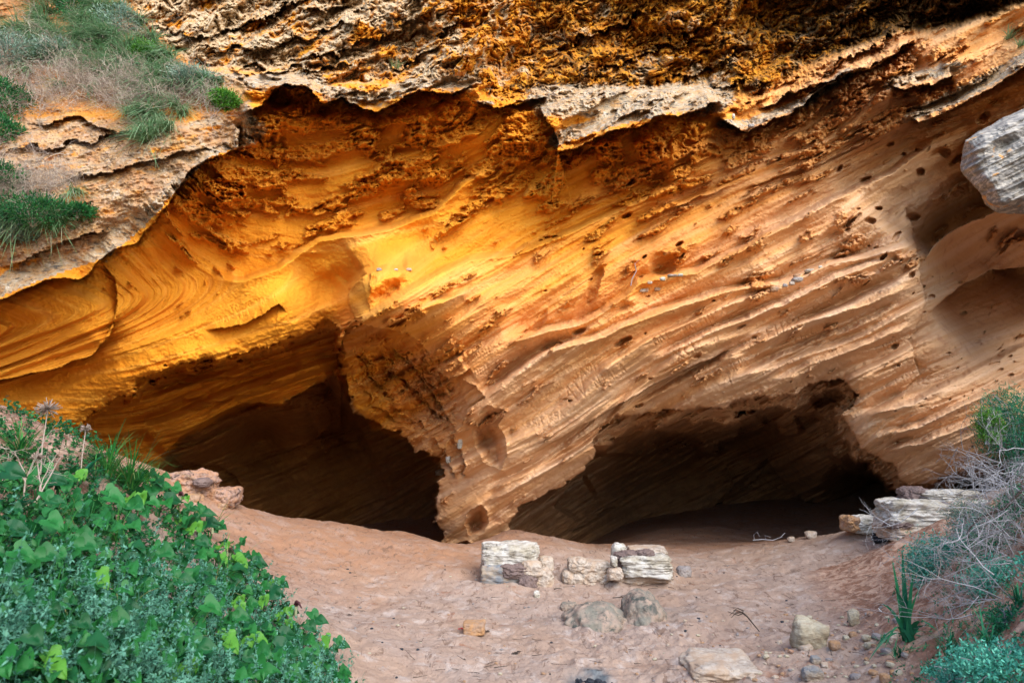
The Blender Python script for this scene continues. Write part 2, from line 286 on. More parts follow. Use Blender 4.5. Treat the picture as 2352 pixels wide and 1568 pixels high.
CARV=np.zeros_like(Y)
def carve(txt,u,v,u2,v2,h,dep=.014,wd=1.5):
    L=math.hypot(u2-u,v2-v); c,s=(u2-u)/L,(v2-v)/L; n=len(txt); adv=L/n
    for i,ch in enumerate(txt):
        for st in FONT.get(ch,[]):
            q=[]
            for (x,y) in st:
                x=(i+x*.68)*adv; y=y*h; q.append((u+x*c+y*s,v+x*s-y*c))
            w=window(q,8); d,_,_=segd(q,U[w],V[w]); g=np.exp(-(d/wd)**2); CARV[w]=np.maximum(CARV[w],(g*dep).astype(f32))
for a in [('EHAK',1765,774,1846,750,22,.03,1.9),('VIRGEN',1822,787,1908,757,21,.022,1.6),('XCL',1557,829,1618,796,24,.026,1.9),('MARTIN',1574,770,1642,732,16,.016),('MAY',1506,792,1541,770,18,.022),
 ('EWJK',1700,808,1762,786,20,.014),('MHWK',1675,858,1741,828,22,.018),('MELVIS',1880,840,1943,808,18,.014),('FINVARY',2016,812,2100,772,15,.018),('AMA',1924,765,1950,750,10,.012),('JA*F',1318,874,1384,842,20,.016),
 ('ANDRE',1288,860,1340,838,12,.010),('AV',1308,926,1360,902,40,.02,1.9),('NIARA',1372,892,1445,854,26,.016),('REWK',1255,910,1296,892,15,.014),('INGUSH',1065,836,1128,808,15,.012),('DEH AF',1092,864,1162,846,18,.018),
 ('ESH RSA',1212,984,1300,956,16,.013),('TOP G WAS HE',530,716,652,684,12,.012,1.4),('MARIEL',500,744,588,720,16,.009),('AGNE',526,768,576,748,15,.012),('EL',1858,738,1900,712,24,.013),('M T',1640,762,1690,740,18,.010),
 ('SEK LINA',2012,905,2110,868,17,.012),('AVA',2050,860,2100,836,14,.010),('PL K',1600,815,1660,790,18,.012),('LM',1790,850,1830,832,16,.012),('XSUNIA',1935,728,2010,700,17,.010),('JD',420,660,450,650,16,.01),('LUIZ',420,585,470,572,14,.008)]:
    carve(*a)
Y+=CARV*.9
def sawp(x,r=.2):
    x=x-np.floor(x); return np.where(x<r,1-sst(x,0,r),sst((x-r)/(1-r),0,1.0)**1.2)
ph=noise2(Tt/420,S/150,431)*.55+noise2(Tt/150,S/90,432)*.12
Y+=low*(scoop*.9+.1)*(.22*(sawp(S/118+ph)-.5)*(.45+.9*sst(noise2(Tt/330,S/120,433),-.4,.5))+.07*(sawp(S/47+ph*1.7)-.5)*sst(noise2(Tt/260,S/60,434),-.25,.5))
Y+=low*.05*fbm2(Tt/90,S/34,3,435)*scoop
Y=(BY+(Y-BY)*(1+.40*(1-vegm)*(1-.5*CR))).astype(f32)
def chamber(poly,pts,jk,rnd,wr,strat=1.0,shaded=False):
    """everything inside the outline is the far chamber; the rim rolls back into it"""
    global Y
    s=up(sdf(poly))+jit*jk+sB*3.0+sC*1.2
    F=up(TPS([(a,b) for a,b,c in pts],[c for a,b,c in pts],.002)(CUg,CVg)).astype(f32)
    F=10.4+(F-10.4)*(1+(1.2 if shaded else 2.0)*sst(F,11.0,13.0))+(strat*(.9 if shaded else 1.9))*sst(F,10.0,10.9)
    F=F+strat*(.22*sA+.14*sB*(.4+mod)+.05*sC)+.40*ridge2(Tt/260,S/60,3,135)+.22*fbm2(U/110,V/80,3,136)+.10*fbm2(U/80,V/60,4,131)+.02*fbm2(U/9,V/8,2,133)
    if strat>0:
        bnd=sst(s-(16 if shaded else 4)-(26 if shaded else 10)*np.clip(fbm2(Tt/60,S/26,3,441)+.25,0,1),0,16)*(.75 if shaded else .85)+sst(s-60-60*fbm2(U/90,V/50,2,443),0,24)*(.25 if shaded else .15)
        bnd=np.maximum(bnd,sst(V,1020,1050)*(U>1100)*(U<1700) if shaded else sst(U,760,790)*(V>860))
        F=(Y+.85+.006*np.clip(s,0,80)+.22*ridge2(Tt/60,S/22,3,445)+.12*fbm2(U/30,V/24,3,446))*(1-bnd)+F*bnd
    F=np.maximum(F,Y+.05)
    rim=Y+rnd*np.exp(-np.maximum(-s,0)/wr)
    Y=np.where(s>0,F,rim).astype(f32)
    if shaded: CAVESHADE[:]=np.maximum(CAVESHADE,sst(s,-1,5)*.45+.4*sst(s+jit,30,80))  # shade of the right hollow painted into its rock colour, from the outline in
chamber([(839,742),(865,750),(931,765),(976,800),(992,828),(1029,866),(1070,876),(1112,914),(1083,939),(1060,972),(1040,1000),(1010,1042),(1003,1091),(1000,1300),(760,1300),(760,900),(778,850),(786,770),(800,752)],
 [(839,742,9.7),(790,770,10.4),(930,790,9.8),(980,850,9.75),(1040,900,9.75),(1070,930,9.75),(900,840,10.3),(820,850,10.9),(1000,930,10.1),(920,930,10.6),(850,940,11.2),(980,1010,10.5),(1030,990,10.1),(1000,1100,10.8),(780,1000,11.4),(900,1250,11.4)],1.1,-.10,16,0.0)
FC=up(sdf([(839,742),(931,765),(992,828),(1070,876),(1083,939),(1010,1042),(1000,1200),(760,1200),(778,850),(800,752)]))
FC=sst(FC,0,20)
fw=fbm2(U/60,V/60,3,421)*26
Y+=(FC*(.20*ridge2(Tt/150,(S+fw)/44,3,423)+.24*fbm2((U+fw)/70,(V+fw)/50,4,424)+.10*ridge2((U+fw)/30,(S+fw)/15,3,425)+.05*fbm2(U/8,V/7,2,427))).astype(f32)
for p in [((900,780),(950,830),(1000,880),(1040,930)),((870,800),(920,870),(980,930),(1020,980)),((830,800),(860,870),(930,940),(990,1000)),((960,800),(1000,850),(1050,900))]:
    cut(list(p),.12,16,.14,30,2.6)
# --- hollow on the left: two chambers behind the arch
chamber([(168,1010),(200,960),(240,930),(310,900),(330,868),(400,840),(500,825),(560,810),(640,790),(700,765),(745,745),(780,748),(790,775),(785,810),(795,880),(800,930),(840,965),(890,985),(930,1010),(985,1050),(1012,1060),(1010,1095),(996,1150),(998,1190),(1028,1262),(1028,1500),(100,1500)],
 [(170,1000,10.4),(300,900,10.5),(420,860,10.8),(560,830,10.9),(700,780,10.8),(780,770,10.9),(560,880,11.0),(650,860,10.9),(400,950,10.8),(300,1000,10.7),(500,950,11.0),(640,920,11.2),(700,880,11.1),(770,900,11.9),(780,1000,12.8),(700,1000,12.2),(600,1000,12.4),(450,1050,11.9),(400,1150,12.2),(600,1150,12.4),(800,1100,13.0),(900,1050,13.2),(900,1200,13.2),(1000,1150,13.5),(700,1250,13.0),(200,1200,11),(1000,1400,13.5),(300,1450,12)],1.9,.24,18)
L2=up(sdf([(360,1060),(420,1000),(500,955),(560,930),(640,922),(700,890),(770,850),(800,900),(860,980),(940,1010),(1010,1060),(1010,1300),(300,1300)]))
CAVESHADE[:]=np.maximum(CAVESHADE,sst(L2+jit*1.2,0,12)*.75*(Y>10.9))  # painted shade darkening the deep back of the left hollow
# inner shelves of the left hollow
cut([(370,1050),(420,1000),(480,962),(545,930),(600,925),(650,925),(700,895),(770,860)],.4,50,1.6,140,.8,.05)
cut([(330,885),(430,880),(520,868),(600,858)],.2,22,.12,20,.8); cut([(560,835),(620,830),(690,812)],.16,18,.2,24,.8); cut([(430,940),(560,905),(650,870)],.18,22,.16,26,.8)
cut([(560,1060),(640,1040),(720,1010),(790,950)],.12,30,.3,40,.8); cut([(380,1080),(440,1060),(520,1075),(560,1120)],.15,20,.2,30,.8)
cut([(600,1100),(700,1060),(790,1010),(850,1010)],.15,26,.2,30,.9)
cut([(520,940),(600,928),(670,930),(690,915)],.2,18,.1,18,.5)
for p in [((820,800),(850,860),(900,900)),((860,790),(900,850),(960,900),(1010,960)),((800,850),(860,930),(930,975)),((900,800),(960,850),(1010,930),(1050,1000)),((1000,1000),(1020,1050),(1050,1100)),((1040,980),(1060,1040),(1070,1100))]:
    cut(list(p),.12,14,.2,20,1.5)
blob(940,870,26,16,20,.25,3,.4); blob(890,880,20,30,-10,.2,3,.4); blob(1010,905,18,14,0,.2,3,.3); blob(960,950,22,16,0,.2,3,.3)
CM=np.exp(-(((U-920)/120)**2+((V-880)/110)**2))
Y-=CM*.0
# --- hollow on the right
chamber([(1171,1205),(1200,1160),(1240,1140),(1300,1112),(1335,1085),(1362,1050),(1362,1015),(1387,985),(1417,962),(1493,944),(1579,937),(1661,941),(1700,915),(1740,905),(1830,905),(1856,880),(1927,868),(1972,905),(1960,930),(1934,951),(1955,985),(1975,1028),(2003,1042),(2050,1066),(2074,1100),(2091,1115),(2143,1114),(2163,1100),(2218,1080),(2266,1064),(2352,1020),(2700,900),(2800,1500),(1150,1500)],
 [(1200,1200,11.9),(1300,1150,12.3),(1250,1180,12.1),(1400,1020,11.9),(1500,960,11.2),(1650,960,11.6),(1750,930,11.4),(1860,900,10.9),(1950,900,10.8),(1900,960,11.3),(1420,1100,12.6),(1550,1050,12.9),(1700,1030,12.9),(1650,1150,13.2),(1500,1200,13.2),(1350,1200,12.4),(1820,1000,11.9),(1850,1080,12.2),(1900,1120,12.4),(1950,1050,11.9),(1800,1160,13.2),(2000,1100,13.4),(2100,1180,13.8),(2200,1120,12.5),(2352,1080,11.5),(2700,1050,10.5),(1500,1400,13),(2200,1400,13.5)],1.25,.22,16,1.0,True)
cut([(1380,1010),(1450,1000),(1500,985),(1600,1000),(1700,985),(1750,960)],.2,24,.3,50,.9)
cut([(1760,1050),(1800,1100),(1850,1150),(1920,1160),(2000,1130)],.35,50,.7,70,.8,.05)
cut([(1660,1060),(1680,1110),(1650,1170),(1620,1230)],.1,20,.25,30,1.0); cut([(1270,1165),(1300,1120),(1350,1090)],.1,16,.5,60,.8)
cut([(1500,1230),(1600,1180),(1720,1120),(1760,1060)],.12,30,.2,30,.9); cut([(1300,1230),(1360,1190),(1420,1160),(1440,1130)],.1,20,.2,30,.9)
cut([(1740,950),(1800,980),(1840,960),(1930,955)],.15,20,.2,24,.9)
# protruding grey boulder beak on the right
bk=up(sdf([(2212,345),(2218,322),(2250,300),(2300,272),(2352,250),(2600,150),(2600,560),(2352,492),(2290,490),(2262,470),(2250,440),(2215,405),(2205,385)]))+jit*.35
BKY=(8.0-.25*sst(bk,0,40)-.13*ridge2(Tt/200,(V+.52*U)/34,2,171)-.03*ridge2(Tt/120,(V+.5*U)/10,2,172)-.03*fbm2(U/20,V/16,4,173)+.0012*(V-380)+ .02*sp3*.3+.16*np.exp(-np.maximum(bk,0)/8)).astype(f32)
BK=bk>0
Y=np.where(BK,np.minimum(BKY,Y-.05),Y)
Y=Y.astype(f32)
print('relief',NU,NV,round(time.time()-T0,1))
# --- colour zones (rock types, plus shade painted inside the hollows)
PINK=up(shep([(0,700),(300,600),(300,900),(600,600),(600,900),(600,1150),(800,500),(900,650),(1000,500),(1000,700),(1200,650),(1200,450),(1400,550),(1100,850),(1200,900),(1100,1000),(1200,1000),(1150,1150),(1050,1200),(1300,1000),(1500,700),(1500,850),(1600,500),(1700,600),(1700,800),(1800,400),(1900,600),(1900,800),(2000,450),(2100,700),(2000,1000),(2200,600),(2200,900),(2300,300),(2300,1000),(900,900),(1500,1100),(1500,300),(1700,1100),(2000,300)],
 [0,0,0,0,0,0,.05,.25,0,.3,.3,.05,.15,.5,.6,.55,.75,.7,.6,.75,.45,.65,.3,.6,.8,.45,.8,.9,.8,1,1,.9,1,.5,1,.15,.55,.1,.65,.55],CUg,CVg,95.))+.18*fbm2(Tt/200,S/24,3,181)
lipd,lips,_=segd([(530,285),(600,235),(660,188),(860,225),(960,200),(1085,196)],CUg,CVg)
def near(pts,w,below=0):
    d,s,_=segd(pts,CUg,CVg); return np.exp(-(np.maximum(d,0)/w)**2)*np.where(s>0,below,1.)
cr=np.maximum.reduce([near([(450,175),(560,200),(640,190),(700,195),(760,220),(860,235),(960,200),(1085,196)],26,.45),near([(1250,230),(1450,235),(1650,222)],40,.9)*1.0,near([(1290,330),(1400,290),(1500,268)],30,.3),
 near([(1660,290),(1720,290),(1850,240),(1950,170)],18,.5)*.9,near([(2050,200),(2200,160)],22,.4),near([(2100,275),(2230,222),(2352,150),(2500,90)],30,.25),
 near([(0,680),(120,630),(240,590),(330,520),(400,440),(480,360),(548,335)],46,.25),near([(560,330),(600,290),(560,250)],30,.6)*.8,near([(1100,240),(1250,232)],12,.4)*.5])
CRUST=up(cr)
CRUST=np.clip(np.maximum(CRUST*1.15+.25*fbm2(U/26,V/18,3,191),(bk>0)*1.0),0,1)
SP_=CR
vegc=np.maximum(vegm*(1-sst(V+jit,225,290)),vegm*np.clip(.42+.5*fbm2(U/50,V/26,3,195),0,1)); CRUST=np.maximum(CRUST,vegm*sst(V+jit,225,290)*(.72+.5*fbm2(U/60,(V+.2*U)/14,3,193)))
zone=np.stack([np.clip(PINK*1.15,0,1),CRUST,np.clip(SP_,0,1),vegc],-1).astype(f32)
darkst=np.clip(up(shep([(500,40),(900,40),(1100,60),(700,120),(1300,60),(1500,60),(1700,40),(1400,150),(1250,150),(1900,60),(2100,60),(2300,40),(1700,150),(2000,150),(1000,140),(1600,120)],
 [.05,.12,.25,.1,.62,.55,.66,.5,.6,.85,.95,.9,.5,.6,.2,.45],CUg,CVg,90.)),0,1)
st2=np.stack([darkst,np.clip(KM,0,1),CAVESHADE,BK.astype(f32)],-1).astype(f32)
PX,PY,PZ=unproj(U,V,Y)
PX=PX.astype(f32);PZ=PZ.astype(f32)
def mesh_np(name,verts,quads=None,tris=None,mat=None,smooth=True,parent=None):
    me=bpy.data.meshes.new(name); nv=len(verts); me.vertices.add(nv)
    me.vertices.foreach_set('co',np.ascontiguousarray(verts,dtype=f32).ravel())
    nq=0 if quads is None else len(quads); nt=0 if tris is None else len(tris)
    li=[]; ls=[]
    if nq: li.append(np.ascontiguousarray(quads,dtype=np.int32).ravel()); ls.append(np.arange(nq,dtype=np.int32)*4)
    if nt: li.append(np.ascontiguousarray(tris,dtype=np.int32).ravel()); ls.append(nq*4+np.arange(nt,dtype=np.int32)*3)
    li=np.concatenate(li); ls=np.concatenate(ls)
    me.loops.add(len(li)); me.loops.foreach_set('vertex_index',li)
    me.polygons.add(nq+nt); me.polygons.foreach_set('loop_start',ls)
    me.update(calc_edges=True); me.polygons.foreach_set('use_smooth',np.full(nq+nt,smooth))
    ob=bpy.data.objects.new(name,me); COL.objects.link(ob)
    if mat: me.materials.append(mat)
    if parent: ob.parent=parent
    return ob
def gridq(nv,nu):
    i=np.arange(nv-1)[:,None]*nu+np.arange(nu-1)[None]; i=i.ravel()
    return np.stack([i,i+nu,i+nu+1,i+1],-1)
def attr(ob,name,arr,typ='FLOAT_COLOR'):
    a=ob.data.attributes.new(name,typ,'POINT')
    a.data.foreach_set('color' if typ=='FLOAT_COLOR' else 'value',np.ascontiguousarray(arr,dtype=f32).ravel())
# ------------------------------------------------------------------ materials
def mat(name): 
    m=bpy.data.materials.new(name); m.use_nodes=True; nt=m.node_tree; b=nt.nodes['Principled BSDF']
    b.inputs['Roughness'].default_value=.9
    if 'Specular IOR Level' in b.inputs: b.inputs['Specular IOR Level'].default_value=.15
    return m,nt,b
class N:
    def __init__(s,nt): s.nt=nt; s.l=nt.links
    def new(s,t,**k):
        n=s.nt.nodes.new(t)
        for a,b in k.items(): setattr(n,a,b)
        return n
    def link(s,a,b): s.l.new(a,b)
    def set(s,sock,v):
        if isinstance(v,(int,float)): sock.default_value=v
        elif isinstance(v,(tuple,list)): sock.default_value=tuple(v)+((1,) if len(v)==3 and len(sock.default_value)==4 else ())
        else: s.link(v,sock)
    def mix(s,f,a,b,bt='MIX'):
        n=s.new('ShaderNodeMix',data_type='RGBA',blend_type=bt); s.set(n.inputs[0],f); s.set(n.inputs[6],a); s.set(n.inputs[7],b); return n.outputs[2]
    def math(s,op,a,b=0.0,c=0.0,clamp=False):
        n=s.new('ShaderNodeMath',operation=op,use_clamp=clamp); s.set(n.inputs[0],a); s.set(n.inputs[1],b)
        if op in('MULTIPLY_ADD',): s.set(n.inputs[2],c)
        return n.outputs[0]
    def ramp(s,f,a,b,lo=0.,hi=1.):
        n=s.new('ShaderNodeMapRange',interpolation_type='SMOOTHSTEP'); s.set(n.inputs[0],f); n.inputs[1].default_value=a;n.inputs[2].default_value=b;n.inputs[3].default_value=lo;n.inputs[4].default_value=hi; return n.outputs[0]
    def noise(s,scale,det=4,rough=.55,vec=None,dist=0.):
        n=s.new('ShaderNodeTexNoise'); n.inputs['Scale'].default_value=scale; n.inputs['Detail'].default_value=det; n.inputs['Roughness'].default_value=rough; n.inputs['Distortion'].default_value=dist
        if vec is not None: s.link(vec,n.inputs['Vector'])
        return n.outputs[0]
    def obj(s,scale=None):
        n=s.new('ShaderNodeTexCoord'); o=n.outputs['Object']
        if scale:
            m=s.new('ShaderNodeMapping'); m.inputs['Scale'].default_value=scale; s.link(o,m.inputs[0]); o=m.outputs[0]
        return o
    def attr(s,name):
        n=s.new('ShaderNodeAttribute',attribute_name=name); return n
    def bump(s,h,dist,st,b,nrm=None):
        n=s.new('ShaderNodeBump'); n.inputs['Strength'].default_value=st; n.inputs['Distance'].default_value=dist; s.set(n.inputs['Height'],h)
        if nrm is not None: s.link(nrm,n.inputs['Normal'])
        if b is not None: s.link(n.outputs[0],b.inputs['Normal'])
        return n.outputs[0]
def lin(r,g,b): return tuple(((c/255)/12.92 if c/255<=.04045 else ((c/255+.055)/1.055)**2.4) for c in (r,g,b))
# --- cliff
m_cliff,nt,b=mat('sandstone'); n=N(nt)
o=n.obj(); z=n.attr('zone'); sz=n.new('ShaderNodeSeparateColor'); n.link(z.outputs['Color'],sz.inputs[0]); q=n.attr('wear_shade'); sq=n.new('ShaderNodeSeparateColor'); n.link(q.outputs['Color'],sq.inputs[0])
bed=n.attr('bed').outputs['Fac']
cm=n.new('ShaderNodeCombineXYZ'); n.link(bed,cm.inputs[0]); bedn=n.noise(9.,5,.6,cm.outputs[0])
big=n.noise(.8,4,.55,o); mid=n.noise(5,5,.6,o); fine=n.noise(38,5,.65,o); grain=n.noise(160,3,.7,o)
OR1=(.70,.280,.020); OR2=(.64,.225,.012); OR3=(.76,.345,.045); PK1=(.64,.37,.185); PK2=(.70,.46,.28)
orange=n.mix(n.ramp(big,.38,.62),OR1,OR2); orange=n.mix(n.ramp(bedn,.45,.7),orange,OR3); orange=n.mix(n.ramp(mid,.55,.75,0,.5),orange,OR2)
pink=n.mix(n.ramp(bedn,.4,.65),PK1,PK2); pink=n.mix(n.ramp(mid,.5,.75,0,.6),pink,(.46,.22,.12))
c=n.mix(n.ramp(sz.outputs[0],.05,1.0),orange,pink)
c=n.mix(n.math('MULTIPLY',sq.outputs[1],.4),c,(.54,.185,.012))                         # rusty crusts
# spongy crag
tan=n.mix(n.ramp(fine,.35,.65),(.34,.22,.11),(.62,.47,.30)); gold=n.mix(n.ramp(mid,.4,.6),(.62,.26,.018),(.48,.17,.014))
sp=n.mix(n.ramp(n.math('ADD',n.math('MULTIPLY',n.noise(2.2,5,.6,o,.3),1.0),n.math('MULTIPLY',sq.outputs[0],.35)),.52,.66),tan,gold)
dk=n.ramp(n.math('ADD',n.noise(6.,7,.72,o,.5),n.math('MULTIPLY',sq.outputs[0],.42)),.66,.86)
sp=n.mix(n.math('MULTIPLY',dk,.88),sp,(.035,.026,.016))
c=n.mix(sz.outputs[2],c,sp)
# pale weathered rind with black lichen streaks
rind=n.mix(n.ramp(n.noise(7,6,.65,o,.3),.38,.62),(.42,.33,.22),(.46,.27,.12))
rind=n.mix(n.ramp(n.noise(16,5,.7,o,.4),.52,.72,0,.9),rind,(.60,.56,.50))
rs=n.obj((2.2,2.2,9.)); rind=n.mix(n.ramp(n.noise(3.4,7,.75,rs,.6),.50,.62,0,.88),rind,(.055,.058,.066))
rindb=n.mix(n.ramp(n.noise(3.4,7,.75,rs,.6),.40,.55),(.50,.45,.38),(.22,.205,.19))
rindb=n.mix(n.ramp(n.noise(4.5,3,.6,o),.62,.7),rindb,(.55,.28,.09))
rind=n.mix(q.outputs['Alpha'],rind,rindb)
c=n.mix(n.ramp(n.math('ADD',sz.outputs[1],n.math('MULTIPLY',n.math('SUBTRACT',n.noise(11,5,.6,o),.5),.7)),.35,.6),c,rind)
soil=n.mix(n.ramp(n.noise(9,6,.65,o),.4,.62),(.40,.165,.055),(.26,.13,.055)); soil=n.mix(n.ramp(n.noise(2.6,6,.7,o,.4),.5,.6,0,.8),soil,(.45,.27,.11))
soil=n.mix(n.ramp(n.noise(5,7,.75,rs),.56,.66,0,.8),soil,(.07,.06,.05))
c=n.mix(z.outputs['Alpha'],c,soil)
c=n.mix(sq.outputs[2],c,n.mix(n.ramp(mid,.4,.6),(.30,.15,.06),(.22,.11,.05)))  # browner inner rock, darkened further to stand in for shade
c=n.mix(n.ramp(fine,.62,.8,0,.35),c,n.mix(1.,c,(.45,.40,.36),'MULTIPLY'))
n.link(c,b.inputs['Base Color'])
h=n.math('ADD',n.math('MULTIPLY',fine,.6),n.math('MULTIPLY',grain,.35)); h=n.math('ADD',h,n.math('MULTIPLY',bedn,.9))
n.bump(h,.016,.9,b)
cliff=mesh_np('cliff',np.stack([PX,Y,PZ],-1).reshape(-1,3),gridq(NV,NU),None,m_cliff)
attr(cliff,'zone',zone); attr(cliff,'wear_shade',st2); attr(cliff,'bed',(S/174.).astype(f32),'FLOAT')
cliff['kind']='structure'
def cliff_pt(u,v):
    j=int(round((u-U0)/STEP)); i=int(round((v-V0)/STEP)); i=min(max(i,0),NV-1); j=min(max(j,0),NU-1)
    return np.array([PX[i,j],Y[i,j],PZ[i,j]])
def cliff_nrm(u,v,r=14):
    a=cliff_pt(u+r,v)-cliff_pt(u-r,v); c=cliff_pt(u,v-r)-cliff_pt(u,v+r); q=np.cross(a,c); q/=np.linalg.norm(q)+1e-9
    return q if q[1]<0 else -q
print('cliff',round(time.time()-T0,1))
# --- ground: one terrain sheet through measured spots
G=[(370,1085,8.6),(450,1118,9.0),(530,1160,9.3),(650,1190,9.7),(800,1225,10.2),(900,1245,10.5),(1000,1258,10.6),(1080,1263,10.5),(1170,1215,10.6),(1230,1228,10.6),(1290,1245,10.5),(1400,1255,10.6),(1500,1256,10.9),(1700,1252,10.8),(1850,1238,10.4),(1950,1217,9.8),(2050,1195,9.0),(2150,1180,8.6),(2250,1150,8.4),
(450,1180,8.0),(600,1250,8.0),(800,1300,8.2),(1000,1330,8.1),(1200,1345,8.2),(1400,1340,8.3),(1600,1330,8.3),(1800,1320,8.2),(1950,1290,8.2),(2080,1260,7.6),
(700,1400,6.2),(900,1430,6.3),(1100,1450,6.3),(1300,1450,6.4),(1500,1420,6.7),(1700,1400,6.8),(1850,1400,6.7),(1980,1370,6.7),
(800,1520,4.9),(1000,1568,5.0),(1200,1568,5.05),(1400,1568,5.1),(1600,1568,5.0),(1750,1520,5.3),(1850,1500,5.2),(1950,1440,5.6),(2040,1400,5.6),(1900,1568,4.5),
(0,1010,4.4),(150,1010,4.9),(260,1060,5.2),(340,1120,5.6),(0,1200,3.1),(150,1200,3.6),(300,1200,4.4),(440,1230,5.3),(520,1290,5.3),(580,1350,5.0),(0,1400,2.3),(200,1400,2.7),(400,1400,3.4),(560,1430,4.3),(0,1568,1.95),(250,1568,2.4),(500,1568,3.1),(700,1568,4.1),
(2060,1470,4.9),(2050,1568,4.2),(2150,1420,4.8),(2180,1300,6.2),(2200,1568,3.5),(2352,1568,2.9),(2352,1400,3.6),(2352,1250,4.6),(2270,1200,6.8),(2352,1130,6.2),(2450,1000,5.2),(2500,1300,3.3)]
gp=[];gz=[]
for u,v,y in G:
    x,yy,zz=unproj(u,v,y); gp.append((x,y)); gz.append(zz)
for x,y,zz in [(-5,9.6,.9),(-4,10.7,-.3),(-2.5,11.6,-1.0),(-1,11.9,-1.0),(0,12.0,-.7),(-4,12.5,-1.4),(-1,13.5,-1.5),(1,11.7,-.15),(-6,12,-1.),(2,12.2,-.12),(4,12.2,-.1),(3,14,-.12),(6.5,11,.3),(5.8,10.2,.5),(8,12,.4),(-7,8.5,1.9),(-7,5,2.3),(-5,2,2.4),(-2,0,1.0),(-.3,1.5,-.02),(.6,3,-.02),(0,0,0),(2,0,.4),(4.5,2,1.6),(6,5,1.9),(7,8,1.6),(-4,-4,1.5),(4,-4,1.5),(0,-4,0),(-12,8,2.5),(12,8,2.2),(-12,-4,3),(12,-4,3),(0,24,0),(12,24,1),(-12,24,1)]:
    gp.append((x,y)); gz.append(zz)
gtps=TPS(gp,gz,.0015,3.0)
def gdet(x,y):
    r=.06*fbm2(x*1.3,y*1.3,4,201)+.022*fbm2(x*4,y*4,3,203)
    return r
def gh(x,y): return gtps(x,y)+gdet(x,y)
ys=np.concatenate([np.linspace(-7,1.2,60)[:-1],1.2*np.exp(np.linspace(0,math.log(14/1.2),760)),np.linspace(14.1,30,40)]); 
ag=np.concatenate([np.linspace(-3,-.86,50)[:-1],np.linspace(-.86,.86,900),np.linspace(.86,3,50)[1:]])
def soft(y): return np.where(y>1.5,y,1.5*np.exp(np.minimum((y-1.5)/6,0)))+.0
A_,Yg=np.meshgrid(ag,ys); Xg=A_*soft(Yg)
Zc=gtps(Xg,Yg); Zg=Zc+gdet(Xg,Yg)
edge=up(sdf([(1300,1568),(1240,1500),(1250,1420),(1230,1385),(1300,1360),(1540,1360),(1640,1385),(1750,1390),(1900,1400),(1990,1370),(2100,1360),(2600,1350),(2600,1700),(1300,1700)]),
        (CU+FPX*(Xg/np.maximum(Yg,.5))*1.0).astype(f32),(CV-FPX*np.clip(((Zc-CAMZ)/np.maximum(Yg,.5)-math.tan(PITCH))/(1+math.tan(PITCH)*(Zc-CAMZ)/np.maximum(Yg,.5)),-.55,.3)).astype(f32))
def gat(u,v):
    """ground under a direction of view"""
    yy=np.linspace(1.6,13,500); x,y,z_=unproj(u,v,yy); hgt=gh(x,y); k=np.argmax(z_<hgt)
    if z_[k]>=hgt[k]: k=len(yy)-1
    return float(x[k]),float(y[k]),float(hgt[k])
for (u_,v_,rx_,h_) in [(1170,1365,.5,.09),(1260,1352,.4,.07),(1350,1350,.55,.10),(1480,1335,.55,.10),(2110,1240,.6,.08),(2000,1222,.4,.05),(1866,1480,.3,.05),(1680,1560,.5,.06),(450,1160,.5,.05),(1390,1425,.5,.05)]:
    mx_,my_,_=gat(u_,v_); Zg+=h_*np.exp(-((Xg-mx_)/rx_)**2-((Yg-my_-.12)/.28)**2)*(.8+.5*fbm2(Xg*5,Yg*5,2,77))
RUB=sst(edge,-10,90)          # trampled, crumbly patch nearer the camera
SKYBLOCK=4.5*sst(-Yg,1.0,6.5)+5*sst(np.abs(Xg)-(.86*np.maximum(Yg,0)+2.6),0,5)*(1-sst(Yg,7,12))  # unseen banks behind and beside the camera, added to block low sky light
Zg+=SKYBLOCK
Zg+=RUB*(.05*ridge2(Xg*2.2,Yg*2.2,4,211)+.018*fbm2(Xg*12,Yg*12,3,213))+.009*fbm2(Xg*16,Yg*16,3,215)+.004*noise2(Xg*60,Yg*60,216)+.0035*sst(noise2(Xg*26+fbm2(Xg*9,Yg*9,2,5)*3,Yg*40,217),.35,.6)
fr=np.random.RandomState(8)
for _i in range(110):
    fxx,fyy,fa=fr.uniform(-2.4,3.4),fr.uniform(4.5,9.8),fr.uniform(-.6,.6); xa=(Xg-fxx)*math.cos(fa)+(Yg-fyy)*math.sin(fa); ya_=-(Xg-fxx)*math.sin(fa)+(Yg-fyy)*math.cos(fa); ff=np.exp(-((xa/.07)**2+(ya_/.16)**2)**1.5); Zg-=fr.uniform(.01,.028)*ff
trail=fbm2(Xg*3.2,Yg*1.2,3,221); Zg+=.02*trail*(Yg<9)
m_sand,nt,b=mat('sand'); n=N(nt); o=n.obj(); 
g=n.attr('zone'); sg=n.new('ShaderNodeSeparateColor'); n.link(g.outputs['Color'],sg.inputs[0])
big=n.noise(.9,5,.6,o); mid=n.noise(5,6,.65,o,.4); fine=n.noise(30,6,.7,o,.3); so=n.obj((1,.35,1)); 
c=n.mix(n.ramp(big,.35,.65),(.35,.245,.18),(.35,.265,.215)); c=n.mix(n.ramp(mid,.5,.68,0,.8),c,(.45,.38,.335)); c=n.mix(n.ramp(n.noise(3.2,6,.7,o,.6),.58,.7,0,.75),c,(.26,.12,.065))
c=n.mix(sg.outputs[0],c,n.mix(n.ramp(mid,.4,.6),(.34,.15,.06),(.30,.155,.085)))
c=n.mix(n.ramp(n.math('ADD',n.noise(13,7,.75,so,.8),n.math('MULTIPLY',big,.2)),.64,.74,0,.8),c,(.16,.10,.07))
c=n.mix(n.ramp(n.noise(60,3,.7,o),.60,.70,0,.8),c,(.10,.07,.05))
